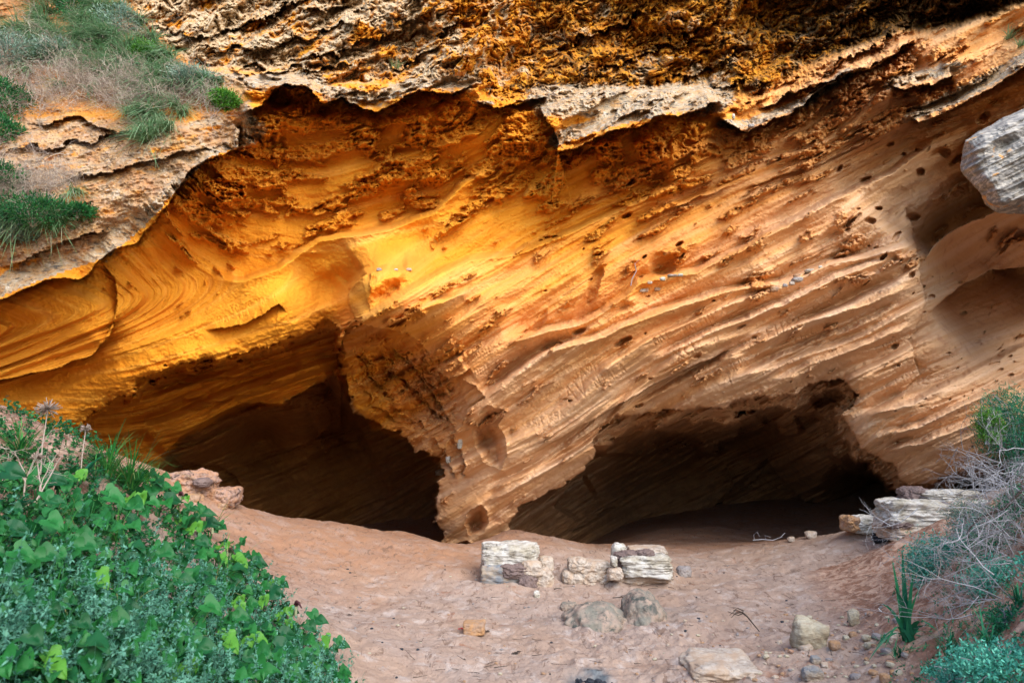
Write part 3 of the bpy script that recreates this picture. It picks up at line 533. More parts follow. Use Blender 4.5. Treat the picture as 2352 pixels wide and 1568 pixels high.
c=n.mix(sg.outputs[1],c,n.mix(n.ramp(n.noise(8,7,.75,o,.5),.42,.6),(.22,.115,.075),(.44,.30,.22)))
c=n.mix(sg.outputs[2],c,n.mix(n.ramp(mid,.4,.6),(.19,.20,.20),(.10,.115,.125)))
n.link(c,b.inputs['Base Color']); n.bump(n.math('ADD',n.math('MULTIPLY',fine,1.0),n.math('MULTIPLY',n.noise(11,6,.7,so,.8),1.2)),.016,.8,b)
ground=mesh_np('ground',np.stack([Xg,Yg,Zg],-1).reshape(-1,3),gridq(len(ys),len(ag)),None,m_sand); ground['kind']='structure'
org=sst(-Xg*1.0+(Yg-7.4)*1.1+.8*fbm2(Xg,Yg,3,230),.6,3.2); org=np.maximum(org,sst(Yg,9.4,10.6)*.9)
bank=np.clip(np.maximum(sst(np.abs(Xg+.0*Yg)-(.30*Yg+.75),0,.5)*(Yg<8.2),sst(edge,30,160)*sst(fbm2(Xg*1.5,Yg*1.5,3,231)+.35*(Xg-1.2),.1,.5)),0,1)
fx,fy,_=gat(1420,1410); ash=np.exp(-((Xg-fx)/.75)**2-((Yg-fy+.15)/.30)**2)*.75
fx2,fy2,_=gat(1352,1566); ash=np.clip(np.maximum(ash,np.exp(-(((Xg-fx2)/.17)**2+((Yg-fy2)/.17)**2)**2)*1.3)*(.7+.6*fbm2(Xg*8,Yg*8,3,233)),0,1)
attr(ground,'zone',np.stack([org*.6,bank,ash,np.ones_like(org)],-1))
print('ground',round(time.time()-T0,1))
# ------------------------------------------------------------------ ground lookup from directions of view
gb=(Zg-CAMZ)/np.maximum(Yg,.3); GUu=CU+FPX*(Xg/np.maximum(Yg,.3))*(CP-0); 
bb=(gb*CP-SP)/(CP+gb*SP); dyy=CP-bb*SP; GUu=CU+FPX*Xg/np.maximum(Yg,.3)*dyy; GVv=CV-bb*FPX
BS=8.0; BU0,BV0=-600.,900.; bw=int(3600/BS); bh=int(1100/BS)
ok=(Yg>.8)&(Yg<13)&(GUu>BU0)&(GUu<BU0+3590)&(GVv>BV0)&(GVv<BV0+1090)
ii=np.nonzero(ok.ravel())[0]; ii=ii[np.argsort(-Yg.ravel()[ii],kind='stable')]
bins=np.full((bh,bw),-1,np.int64); bins[((GVv.ravel()[ii]-BV0)/BS).astype(int),((GUu.ravel()[ii]-BU0)/BS).astype(int)]=ii
for _ in range(6):
    m=bins<0; nb=np.roll(bins,1,1); bins=np.where(m&(nb>=0),nb,bins); m=bins<0; nb=np.roll(bins,-1,0); bins=np.where(m&(nb>=0),nb,bins)
GX,GY,GZ=Xg.ravel(),Yg.ravel(),Zg.ravel()
def gpt(u,v):
    k=bins[min(max(int((v-BV0)/BS),0),bh-1),min(max(int((u-BU0)/BS),0),bw-1)]
    return np.array([GX[k],GY[k],GZ[k]])
def gz(x,y):
    """height of the finished ground at x, y"""
    i=int(np.clip(np.searchsorted(ys,y),1,len(ys)-1)); j=int(np.clip(np.searchsorted(ag,x/float(soft(np.array(y)))),1,len(ag)-1))
    return float(Zg[i,j])
def inpoly(p,u,v):
    c=False
    for (x0,y0),(x1,y1) in zip(p,p[1:]+p[:1]):
        if (y0>v)!=(y1>v) and u<(x1-x0)*(v-y0)/(y1-y0)+x0: c=not c
    return c
def tag(o,label=None,cat=None,group=None,kind=None):
    if label: o['label']=label
    if cat: o['category']=cat
    if group: o['group']=group
    if kind: o['kind']=kind
    return o
def empty(name,loc,label,cat,group=None):
    o=bpy.data.objects.new(name,None); o.location=[float(q) for q in loc]; o.empty_display_size=.05; COL.objects.link(o); return tag(o,label,cat,group)
# ------------------------------------------------------------------ stones
def mstone(name,a,bc,stain,strata=0.,st_amt=.6,dust=None,sc=1.0):
    m,nt,b=mat(name); n=N(nt); o=n.obj(); so=n.obj((.9,.9,3.2)) if strata else o
    c=n.mix(n.ramp(n.noise(6*sc,6,.65,o,.3),.38,.62),a,bc); c=n.mix(n.ramp(n.noise(7*sc,7,.75,so,.5),.50,.66,0,st_amt),c,stain)
    c=n.mix(n.ramp(n.noise(34*sc,5,.7,so),.56,.7,0,.5),c,stain)
    if dust:
        g=n.new('ShaderNodeNewGeometry'); sx=n.new('ShaderNodeSeparateXYZ'); n.link(g.outputs['Position'],sx.inputs[0])
        c=n.mix(n.ramp(n.noise(4,6,.7,o,.4),.45,.62,0,.8),c,dust)
    n.link(c,b.inputs['Base Color']); h=n.math('ADD',n.noise(40*sc,6,.75,so),n.noise(16*sc,4,.6,so)); n.bump(h,.014,.8,b); return m
M_white=mstone('marble_rind',(.60,.58,.53),(.42,.38,.30),(.07,.06,.045),1,.8)
M_beige=mstone('dusty_stone',(.42,.31,.22),(.50,.44,.37),(.20,.14,.10),0,.6)
M_mort=mstone('grey_mortar',(.17,.125,.115),(.22,.16,.14),(.11,.085,.08),0,.5,sc=2)
M_slate=mstone('blue_grey_stone',(.19,.21,.23),(.36,.30,.23),(.33,.22,.14),1,.6)
M_crust=mstone('speckled_rock',(.42,.23,.13),(.36,.24,.19),(.035,.028,.025),0,.95,sc=1.6)
M_pale=mstone('pale_boulder',(.46,.42,.32),(.38,.32,.22),(.20,.13,.08),1,.7)
M_green=mstone('green_grey_rock',(.20,.19,.155),(.36,.27,.21),(.045,.065,.06),0,.95)
M_or=mstone('ochre_stone',(.44,.25,.12),(.38,.26,.18),(.22,.13,.08),0,.5,sc=2)
M_black=mstone('charred_stone',(.02,.022,.028),(.06,.07,.085),(.01,.01,.012),0,.5,sc=2)
M_grey=mstone('grey_stone',(.24,.22,.22),(.34,.30,.27),(.14,.12,.11),0,.5)
def cubesphere(n):
    t=np.tan(np.linspace(-1,1,n)*math.pi/4); A,B=np.meshgrid(t,t); P=[];Q=[];k=0
    for ax in range(3):
        for sg in (-1,1):
            p=np.zeros((n*n,3)); p[:,ax]=sg; p[:,(ax+1)%3]=A.ravel(); p[:,(ax+2)%3]=B.ravel()*sg; P.append(p); Q.append(gridq(n,n)+k); k+=n*n
    return np.vstack(P),np.vstack(Q)
CSH=cubesphere(34); CSL=cubesphere(14)
def rock(name,c,dim,m,seed,box=.75,rough=.10,groove=0.,rot=(0,0,0),parent=None,hi=True,chip=.12):
    P,Q=CSH if hi else CSL
    d=P/np.linalg.norm(P,axis=1,keepdims=True); pw=2/(1-box*.82); k=(np.abs(d)**pw).sum(1)**(-1/pw); p=d*k[:,None]
    s=seed*3.7; f=fbm3(p[:,0]*1.3+s,p[:,1]*1.3,p[:,2]*1.3+s,3,seed); g=fbm3(p[:,0]*4+s,p[:,1]*4,p[:,2]*4,4,seed+3,.6)
    p=p*(1+f[:,None]*chip*2.0+g[:,None]*rough)
    if groove: 
        gr=noise3(p[:,0]*1.2+s,p[:,1]*1.2,p[:,2]*9,seed+5)*.6+noise3(p[:,0]*2+s,p[:,1]*2,p[:,2]*20,seed+6)*.4
        p[:,:2]*=(1+groove*gr)[:,None]
    p=p*np.array(dim)/2
    from mathutils import Euler
    R=np.array(Euler(rot).to_matrix()); p=p@R.T
    o=mesh_np(name,p,Q,None,m,True,parent)
    par=np.array(parent.location) if parent else np.zeros(3)
    o.location=[float(x) for x in (np.array(c)-par)]
    me=o.data; 
    return o
def pxbox(u0,v0,u1,v1,Yd):
    c=np.array(unproj((u0+u1)/2,(v0+v1)/2,Yd)); a=np.array(unproj(u0,(v0+v1)/2,Yd)); b=np.array(unproj(u1,(v0+v1)/2,Yd)); t=np.array(unproj((u0+u1)/2,v0,Yd)); d=np.array(unproj((u0+u1)/2,v1,Yd))
    return c,float(b[0]-a[0]),float(t[2]-d[2])
seedc=[10]
def rpx(name,bx,Yd,m,dep=.35,parent=None,**k):
    c,w,h=pxbox(*bx,Yd); seedc[0]+=1
    return rock(name,c+np.array([0,dep*.35,0]),(w*1.04,dep,h*1.06),m,seedc[0],parent=parent,**k)
ya=8.15
wa=empty('wall_remnant',gpt(1170,1350),'broken mortared wall stump with a white ribbed block on top, left in mid floor','wall ruin','remains of a mortared stone wall')
rpx('stone_block',(1110,1252,1229,1306),ya,M_white,.42,wa,box=.93,groove=.05,rough=.14,chip=.09)
rpx('stone_block',(1107,1300,1206,1372),ya-.05,M_slate,.45,wa,box=.85,groove=.04,chip=.08)
rpx('mortar',(1148,1295,1226,1330),ya-.12,M_mort,.3,wa,box=.35,rough=.25); rpx('mortar',(1190,1318,1236,1376),ya-.16,M_mort,.3,wa,box=.3,rough=.25)
rpx('stone',(1198,1290,1246,1326),ya-.14,M_beige,.2,wa,box=.5); rpx('stone',(1216,1308,1270,1356),ya-.10,M_beige,.3,wa,box=.5,rough=.18)
rpx('stone',(1238,1281,1272,1312),ya+.1,M_beige,.2,wa,box=.6)
for bx,l in [((1306,1282,1348,1316),'rounded dusty beige stone at the left end of the low rubble row'),((1336,1290,1402,1326),'dusty stone with a pale smooth nose in the low rubble row'),((1294,1310,1340,1356),'squat dusty stone in front of the rubble row, nearest the ribbed block stump'),((1332,1312,1380,1350),'low half buried stone in front of the rubble row'),((1372,1318,1402,1342),'small dusty stone between the rubble row and the right wall stump')]:
    tag(rpx('rubble_stone',bx,8.15,M_beige,.3,None,box=.5,rough=.16),l,'stone','rubble between the wall stumps')
wb=empty('wall_remnant',gpt(1480,1325),'mortared wall stump with a white chalky ribbed block, right of the two in mid floor','wall ruin','remains of a mortared stone wall')
rpx('stone_block',(1434,1278,1540,1326),8.05,M_white,.40,wb,box=.88,groove=.06,chip=.09,rough=.14); rpx('stone_block',(1448,1259,1532,1292),8.45,M_beige,.4,wb,box=.9,groove=.05,chip=.07)
rpx('stone',(1408,1250,1440,1288),8.3,M_white,.2,wb,box=.45); rpx('mortar',(1412,1268,1470,1302),8.1,M_mort,.3,wb,box=.3,rough=.25); rpx('mortar',(1462,1266,1506,1284),8.12,M_mort,.3,wb,box=.3,rough=.25)
rpx('stone',(1404,1279,1419,1301),7.98,M_white,.12,wb,box=.7); rpx('stone',(1398,1306,1432,1334),7.95,M_beige,.2,wb,box=.5); rpx('footing',(1400,1300,1544,1342),8.15,M_beige,.45,wb,box=.6,rough=.2)
wc=empty('wall_remnant',gpt(2110,1235),'tall mortared wall stump of white blocks beside the right hand bushes','wall ruin','remains of a mortared stone wall')
yc=8.0
rpx('stone_block',(2044,1152,2176,1212),yc,M_white,.5,wc,box=.88,groove=.06,chip=.10,rough=.15); rpx('stone_block',(2128,1127,2247,1157),yc+.15,M_white,.4,wc,box=.85,groove=.06,rough=.14); rpx('mortar',(2080,1120,2142,1158),yc+.2,M_mort,.35,wc,box=.3,rough=.25)
rpx('stone_block',(2184,1152,2252,1194),yc-.02,M_beige,.4,wc,box=.8); rpx('stone_block',(2046,1202,2138,1246),yc-.02,M_beige,.5,wc,box=.8,groove=.06); rpx('mortar',(2164,1156,2192,1204),yc-.02,M_mort,.3,wc,box=.3); rpx('mortar',(2046,1198,2100,1216),yc-.06,M_mort,.3,wc,box=.3,rough=.25)
rpx('stone_block',(2130,1190,2270,1250),yc+.02,M_beige,.5,wc,box=.7); rpx('stone',(2244,1148,2276,1176),yc+.1,M_white,.3,wc,box=.6)
for bx,mm,l in [((1948,1188,1977,1220),M_or,'knobby reddish stone at the tip of the low row beside the tall wall stump'),((1966,1187,2048,1226),M_white,'long pale pitted stone lying against the tall wall stump')]:
    tag(rpx('footing_stone',bx,8.75,mm,.3,None,box=.6,rough=.2),l,'stone','stones beside the tall wall stump')
re_=empty('mortared_rock',gpt(450,1165),'dark speckled rock lump with mortar on the sandy crest above the green bank','rock')
rpx('stone',(384,1085,478,1146),8.35,M_crust,.5,re_,box=.45,rough=.22,chip=.16); rpx('stone',(470,1124,531,1166),8.5,M_crust,.4,re_,box=.8,rough=.14); rpx('stone',(420,1136,456,1166),8.2,M_or,.2,re_,box=.5); rpx('stone',(498,1156,517,1172),8.4,M_or,.15,re_,box=.6,hi=False)
rpx('mortar',(440,1098,474,1120),8.22,M_mort,.25,re_,box=.3)
def grock(name,bx,m,label,cat='stone',sink=.25,dep=None,group=None,**k):
    u0,v0,u1,v1=bx; g=gpt((u0+u1)/2,v1); c,w,h=pxbox(u0,v0,u1,v1,g[1]); d=dep or w*.8; seedc[0]+=1
    o=rock(name,(c[0],g[1]+d*.4,g[2]+h*(.5-sink*.5)),(w,d,h*(1+sink)),m,seedc[0],**k); return tag(o,label,cat,group)
grock('boulder',(1829,1418,1906,1484),M_pale,'pale cream angular boulder with a brown left face, on the rubble at the right','boulder',box=.55,rough=.06,chip=.14,rot=(0,.25,0))
grock('slab',(1596,1530,1752,1562),M_beige,'big flat tan slab at the bottom edge of the sandy floor','rock',box=.8,chip=.12,sink=.9,dep=.5)
grock('stone',(1558,1298,1590,1320),M_grey,'small angular grey stone just right of the white block stump',box=.5)
grock('stone',(1951,1400,1977,1432),M_pale,'small upright cream stone near the base of the right bank',box=.5)
grock('stone',(1848,1526,1892,1556),M_slate,'blue grey stone in the rubble below the pale boulder',box=.5)
grock('stone',(1864,1506,1888,1522),M_slate,'smaller blue grey stone behind the other blue grey one',box=.5,hi=False)
grock('stone',(2026,1546,2048,1566),M_or,'cream ochre stone at the bottom edge below the strap leaved plant',box=.5,hi=False)
grock('stone',(1226,1352,1240,1368),M_white,'small bright white pebble at the foot of the left wall stump',box=.5,hi=False)
grock('charred_stone',(2010,1219,2046,1238),M_black,'black charred lump on the sand in front of the tall wall stump',box=.4,rough=.2)
grock('stone',(1852,1221,1878,1235),M_beige,'low pale stone on the crest of the sand before the right hand hollow',box=.5,hi=False)
grock('stone',(1811,1228,1826,1238),M_beige,'tiny stone on the crest left of the low pale stone',box=.5,hi=False)
grock('flat_stone',(1063,1424,1113,1452),M_or,'flat brick shaped ochre stone with a broken orange edge, alone on the sand',box=.93,chip=.06,rough=.06,sink=0,dep=.16)
grock('outcrop',(1296,1398,1456,1440),M_green,'low green grey soot stained outcrop in the sand, left and larger hump','rock',box=.1,chip=.16,rough=.14,sink=2.2,dep=.6)
grock('outcrop',(1430,1380,1545,1424),M_green,'taller green grey stained hump of the outcrop in the sand, right one','rock',box=.1,chip=.16,rough=.14,sink=2.2,dep=.6)
grock('stone',(1289,1383,1326,1402),M_green,'small dark green grey stone left of the stained outcrop',box=.5)
grock('stone',(1908,1466,1932,1484),M_or,'small reddish stone beside the pale boulder',box=.4,hi=False)
# pebbles on the shelves of the face
def lpeb(u,v,w,h,m,label,group='loose pebbles on the rock shelves'):
    if 'wedged' not in label: u+=random.uniform(-6,6); v+=random.uniform(-3,3); w*=random.uniform(.6,1.15); h*=random.uniform(.7,1.1)
    c=cliff_pt(u,v+h*.3); s=c[1]/FPX; seedc[0]+=1
    o=rock('pebble',c+np.array([0,-.02,h*s*.1]),(w*s*.85,w*s*.7,h*s*.8),m,seedc[0],box=.5,rough=.14,hi=False); tag(o,label,'pebble',group)
for a in [(1545,634,26,10,M_grey,'long grey pebble on the middle shelf'),(1520,640,24,12,M_white,'whitish pebble left of the long grey one on the middle shelf'),(1497,648,20,12,M_beige,'tan pebble in the middle shelf row'),(1482,660,22,18,M_or,'ochre pebble at the lower end of the middle shelf row'),(1507,660,18,12,M_or,'ochre pebble below the tan one on the middle shelf'),(1468,668,16,12,M_beige,'lowest small pebble of the middle shelf row'),(1565,632,18,8,M_white,'flat white pebble at the upper end of the middle shelf'),
 (1780,660,24,18,M_or,'ochre pebble at the lower end of the right shelf row'),(1800,656,20,12,M_grey,'grey pebble second from below in the right shelf row'),(1815,648,18,12,M_beige,'tan pebble in the middle of the right shelf row'),(1830,640,26,14,M_grey,'blue grey flat pebble on the right shelf'),(1832,630,22,10,M_or,'ochre pebble resting behind the blue grey one on the right shelf'),(1856,622,24,14,M_white,'white pebble on the right shelf'),(1882,610,14,10,M_white,'bright white chip at the upper end of the right shelf row'),
 (877,617,14,10,M_grey,'grey pebble on the rim above the scooped nose'),(905,619,10,7,M_white,'white chip on the rim above the scooped nose'),(939,618,14,8,M_beige,'pale pebble on the rim right of the scooped nose'),(1684,264,12,16,M_white,'white chip standing on the broken lip of the overhang'),(1722,285,16,14,M_grey,'grey pebble on the broken lip of the overhang')]: lpeb(*a)
for (a,b_,w_,h_,l) in [(1055,1008,14,34,'bright white block wedged high in the left edge of the central pillar'),(1030,1050,12,20,'middle white chip wedged in the left edge of the central pillar'),(1009,1080,22,18,'lowest grey white block wedged beside the left hollow')]:
    lpeb(a,b_,w_,h_,M_white,l,'white stones wedged in the pillar edge')
# small stones strewn over the trodden patch
rub=[(1560,1400),(1700,1395),(1900,1400),(2060,1380),(2100,1568),(1500,1568),(1480,1470)]
K=0
mats=[M_or,M_beige,M_grey,M_pale,M_crust]
while K<170:
    u,v=random.uniform(1480,2100),random.uniform(1380,1566)
    if not inpoly(rub,u,v) or (random.random()<.55 and u<1780): continue
    p=gpt(u,v); s=random.choice([.012,.018,.022,.03,.05])*random.uniform(.8,1.4); K+=1; seedc[0]+=1
    o=rock('rubble_pebble',p+np.array([0,0,s*.1]),(s*1.3,s,s*.75),random.choice(mats),K%37,box=.45,rough=.14,hi=False,rot=(random.uniform(-.3,.3),random.uniform(-.3,.3),random.uniform(0,3)))
    tag(o,'small brown or grey stone strewn on the trodden earth at lower right','pebble','stones strewn on the trodden earth')
while K<330:
    u,v=random.uniform(700,1990),random.uniform(1290,1566)
    if u<600+(v-1200)*.75: continue
    p=gpt(u,v); s=random.choice([.008,.012,.016,.022]); K+=1; seedc[0]+=1
    o=rock('sand_pebble',p+np.array([0,0,s*.1]),(s*1.4,s,s*.7),random.choice([M_or,M_grey,M_black,M_pale]),K%37,box=.45,rough=.14,hi=False,rot=(0,0,random.uniform(0,3)))
    tag(o,'tiny pebble lying on the open sandy floor','pebble','tiny pebbles on the open sand')
print('rocks',round(time.time()-T0,1))
# ------------------------------------------------------------------ plants
class Geo:
    def __init__(s): s.v=[];s.q=[];s.t=[];s.c=[];s.n=0
    def add(s,v,q,tint=.5):
        s.v.append(v); s.q.append(np.asarray(q)+s.n); s.n+=len(v); s.c.append(np.full(len(v),tint,f32))
    def build(s,name,m,parent=None,loc=None):
        V_=np.vstack(s.v)
        if loc is not None: V_=V_-np.array(loc)
        o=mesh_np(name,V_,np.vstack(s.q),None,m,True,parent); attr(o,'tint',np.concatenate(s.c),'FLOAT')
        if loc is not None: o.location=[float(x) for x in loc]
        return o
def mleaf(name,a,b_,c_=None,tr=.25,rough=.5,spec=.3):
    m,nt,b=mat(name); n=N(nt); t=n.attr('tint').outputs['Fac']; o=n.obj()
    c=n.mix(t,a,b_)
    if c_: c=n.mix(n.ramp(t,.86,.95),c,c_)
    c=n.mix(n.ramp(n.noise(25,3,.6,o),.4,.7,0,.35),c,n.mix(1.,c,(.6,.7,.5),'MULTIPLY'))
    n.link(c,b.inputs['Base Color']); b.inputs['Roughness'].default_value=rough; b.inputs['Specular IOR Level'].default_value=spec
    tl=n.new('ShaderNodeBsdfTranslucent'); n.link(c,tl.inputs[0]); mx=n.new('ShaderNodeMixShader'); mx.inputs[0].default_value=tr
    out=[q for q in nt.nodes if q.type=='OUTPUT_MATERIAL'][0]; n.link(b.outputs[0],mx.inputs[1]); n.link(tl.outputs[0],mx.inputs[2]); n.link(mx.outputs[0],out.inputs[0]); return m
L_arum=mleaf('broad_leaf',(.006,.075,.022),(.028,.20,.036),(.09,.28,.03),.25,.5,.3)
L_silver=mleaf('silvery_leaf',(.04,.17,.10),(.15,.37,.26),None,.25,.6)
L_grass=mleaf('grass_blade',(.015,.15,.04),(.08,.32,.05),(.30,.28,.12),.3,.5)
L_fern=mleaf('fern_leaf',(.010,.12,.07),(.03,.24,.09),None,.25)
L_teal=mleaf('teal_leaf',(.03,.23,.17),(.12,.48,.35),None,.25)
L_jun=mleaf('needle_leaf',(.02,.10,.012),(.09,.26,.015),None,.15)
L_sage=mleaf('sage_leaf',(.09,.16,.12),(.26,.36,.27),None,.2)
L_dry=mleaf('dry_twig',(.22,.16,.13),(.55,.45,.38),(.62,.52,.42),0.,.8,.1)
L_grey=mleaf('grey_twig',(.17,.16,.17),(.42,.41,.43),None,0.,.8,.1)
L_dead=mleaf('burnt_twig',(.03,.022,.018),(.09,.07,.06),None,0.,.8,.1)
L_pale=mleaf('pale_grass',(.10,.24,.09),(.30,.42,.24),(.48,.42,.30),.3)
L_weed=mleaf('weed_leaf',(.005,.055,.020),(.030,.17,.035),None,.25)
L_wine=mleaf('striped_flower',(.05,.015,.02),(.09,.03,.03),None,.1); L_cream=mleaf('flower_throat',(.30,.34,.16),(.5,.5,.34),None,.2)
def norm(a): return a/(np.linalg.norm(a)+1e-12)
def frame(d,up=(0,0,1)):
    d=norm(np.array(d,float)); s=np.cross(d,up)
    if np.linalg.norm(s)<1e-3: s=np.array([1.,0,0])
    s=norm(s); return s,d,np.cross(s,d)
def tube(g,pts,r0,r1,sides=4,tint=.5):
    pts=np.array(pts,float); n=len(pts); T=np.gradient(pts,axis=0); T/=np.linalg.norm(T,axis=1,keepdims=True)+1e-9
    a=np.cross(T,[.3,.2,.93]); a/=np.linalg.norm(a,axis=1,keepdims=True)+1e-9; b=np.cross(T,a)
    an=np.arange(sides)*2*math.pi/sides; r=np.linspace(r0,r1,n)[:,None,None]
    V_=pts[:,None]+r*(a[:,None]*np.cos(an)[None,:,None]+b[:,None]*np.sin(an)[None,:,None]); V_=V_.reshape(-1,3)
    i=np.arange(n-1)[:,None]*sides+np.arange(sides)[None]; j=np.arange(n-1)[:,None]*sides+(np.arange(sides)[None]+1)%sides
    g.add(V_,np.stack([i,j,j+sides,i+sides],-1).reshape(-1,4),tint)
def blade(g,base,d,L,W,droop=.5,n=5,tint=.5,side=None):
    t=np.linspace(0,1,n+1)[:,None]; d=norm(np.array(d,float)); h=norm(np.array([d[0],d[1],0])+1e-6)
    p=np.array(base)+L*(d*t+ (h*.4-np.array([0,0,1]))*droop*t*t*.6); s=norm(np.cross(d,[0,0,1])+1e-6) if side is None else side
    w=W*(1-t**2.2)*.5+W*.04; V_=np.hstack([p-s*w,p+s*w]).reshape(-1,3); i=np.arange(n)*2; g.add(V_,np.stack([i,i+1,i+3,i+2],-1),tint)
def leaf(g,base,d,nrm,L,W,tint,cup=.12):
    s,dd,_=frame(d,nrm); u=np.cross(s,dd); t=np.array([0,.35,.7,1.]); w=np.array([.08,.5,.38,.02])*W
    V_=[]
    for k in range(4):
        c=np.array(base)+dd*L*t[k]-u*L*cup*t[k]**2; V_+= [c-s*w[k]+u*w[k]*.25,c,c+s*w[k]+u*w[k]*.25]
    i=np.array([0,3,6]); g.add(np.array(V_),np.concatenate([np.stack([i,i+1,i+4,i+3],-1),np.stack([i+1,i+2,i+5,i+4],-1)]),tint)
# heart shaped leaf outline rows (half width, position)
HT=[(-.28,.20,.34),(-.14,.06,.50),(0.,.0,.52),(.2,0,.47),(.4,0,.40),(.6,0,.29),(.8,0,.16),(.95,0,.05),(1.,0,.0)]
def heart(g,base,d,nrm,L,W,tint,seed=0):
    s,dd,_=frame(d,nrm); u=np.cross(s,dd); V_=[]; rr_=np.random.RandomState(seed); ph=rr_.uniform(0,6)
    for t,inn,w in HT:
        for x in (-1,-.55,-.08,.08,.55,1):
            ww=w*W*x if abs(x)>.1 else (inn*W*np.sign(x)+ w*W*x*.0)
            if abs(x)>.1: ww=np.sign(x)*(inn*W+(w-inn)*W*abs(x))
            z=.05*W*math.sin(5*t+ph+x*2)+ (abs(ww)*.28) - .22*L*max(t,0)**2 - .06*W*(abs(x)==1)*math.cos(9*t+ph)
            V_.append(np.array(base)+dd*L*t*.8+s*ww+u*z)
    q=[]
    for r in range(len(HT)-1):
        for c in range(5):
            if c==2 and r==0: continue
            a=r*6+c; q.append((a,a+1,a+7,a+6))
    g.add(np.array(V_),np.array(q),tint)
def rv(a=1.): return np.array([random.gauss(0,1),random.gauss(0,1),random.gauss(0,1)])*a
def dup(root,loc,rz,sc,label=None):
    r=root.copy(); COL.objects.link(r); r.location=[float(x) for x in loc]; r.rotation_euler=(0,0,rz); r.scale=(sc,sc,sc)
    if label: r['label']=label
    for ch in root.children:
        c=ch.copy(); COL.objects.link(c); c.parent=r
    return r
BANK=[(-200,860),(0,905),(130,950),(250,1010),(340,1085),(372,1130),(440,1180),(500,1235),(560,1290),(590,1340),(640,1390),(690,1455),(740,1500),(820,1568),(830,1640),(-200,1640)]
# broad-leaved arum plants
def arum(seed,nl,size):
    random.seed(seed); root=empty('arum_plant',(0,0,0),'','plant'); gl=Geo(); gs=Geo()
    for i in range(nl):
        a=random.uniform(0,6.28); h=size*random.uniform(.5,1.2); o=np.array([math.cos(a),math.sin(a),0])
        tip=o*size*random.uniform(.25,.8)+np.array([0,0,h]); tube(gs,[o*.01,o*size*.15+np.array([0,0,h*.6]),tip],.0035,.0025,4,.6)
        dd=norm(o+rv(.3)+np.array([0,-.5,-.35])); nn=norm(np.array([0,-.55,1.0])+rv(.28)); L=size*random.uniform(.45,.85); heart(gl,tip,dd,nn,L,L*random.uniform(.85,1.1),random.random(),seed*9+i)
    gl.build('leaves',L_arum,root); gs.build('stems',L_arum,root); return root
AP=[arum(100+i,[5,6,4,7,5,6][i],.13) for i in range(6)]
random.seed(4); spots=[]
def far(u,v,m):
    return all((u-a)**2+(v-b)**2>m*m for a,b in spots)
tries=0
while len(spots)<165 and tries<6000:
    tries+=1; u,v=random.uniform(-120,800),random.uniform(1110,1600)
    if not inpoly(BANK,u,v+8): continue
    edge_=min(abs(u-(372+(v-1130)*1.02)),300)
    if random.random()>(.95 if u>330+(v-1150)*.55 else .20): continue
    if far(u,v,24): spots.append((u,v))
spots+= [(300,1120),(345,1135),(560,1330),(600,1360),(415,1190)]
for i,(u,v) in enumerate(spots):
    p=gpt(u,v); r=AP[i] if i<6 else None; sc=random.uniform(.6,1.15)*min(1.,.62+p[1]*.08)*(1.1 if v<1250 else 1.)
    if r is None: r=dup(AP[i%6],p,random.uniform(-.7,.7),sc)
    else: r.location=[float(x) for x in p]; r.scale=(sc,)*3
    tag(r,'low plant of glossy dark green heart shaped leaves on the lower left bank','plant','broad leaved plants on the left bank')
# silvery ground cover: whorls of tiny leaves (uncountable)
def sprig(g,p,H,d,tintb,whl=.015):
    top=p+d*H; tube(g,[p,p+d*H*.5+rv(.004),top],.0011,.0007,3,tintb*.5)
    for k in range(random.randint(3,5)):
        c=p+d*H*(.45+.55*k/4)+rv(.006); 
        for m_ in range(7):
            e=norm(rv()+d*.7); leaf(g,c,e,d,whl*random.uniform(.8,1.5),whl*.5,np.clip(tintb+random.uniform(-.2,.2),0,1))
random.seed(9); g=Geo(); n_=0
while n_<900:
    u,v=random.uniform(-150,860),random.uniform(1150,1640)
    if not inpoly(BANK,u-6,v): continue
    w_=.04+ .92*sst(v-(1568-(u)*.25),-230,-20)*1.0
    if noise2(u/60,v/50,301)<.05: w_*=.25
    if random.random()>w_: continue
    p=gpt(u,v); n_+=1; sprig(g,p+np.array([random.uniform(-.02,.02),random.uniform(-.03,.03),0]),random.uniform(.14,.24),norm(np.array([0,-.2,1])+rv(.3)),random.uniform(.2,.8))
tag(g.build('ground_cover',L_silver),'silvery green small leaved creeping cover on the lower left bank','ground cover',None,'stuff')
g=Geo(); n_=0
while n_<3400:
    u,v=random.uniform(-200,840),random.uniform(930,1640)
    if not inpoly(BANK,u,v): continue
    p=gpt(u,v)+np.array([random.uniform(-.03,.03),random.uniform(-.04,.04),0]); n_+=1; d=norm(np.array([0,-.2,1])+rv(.35)); H=random.uniform(.04,.12); tube(g,[p,p+d*H],.001,.0008,3,.3)
    for k in range(6):
        leaf(g,p+d*H*random.uniform(.4,1),norm(rv()+np.array([0,-.3,.3])),norm(rv(.4)+np.array([0,-.4,1])),random.uniform(.015,.034),random.uniform(.012,.024),random.random())
tag(g.build('undergrowth',L_weed),'dense mixed green weeds covering the lower left bank','undergrowth',None,'stuff')
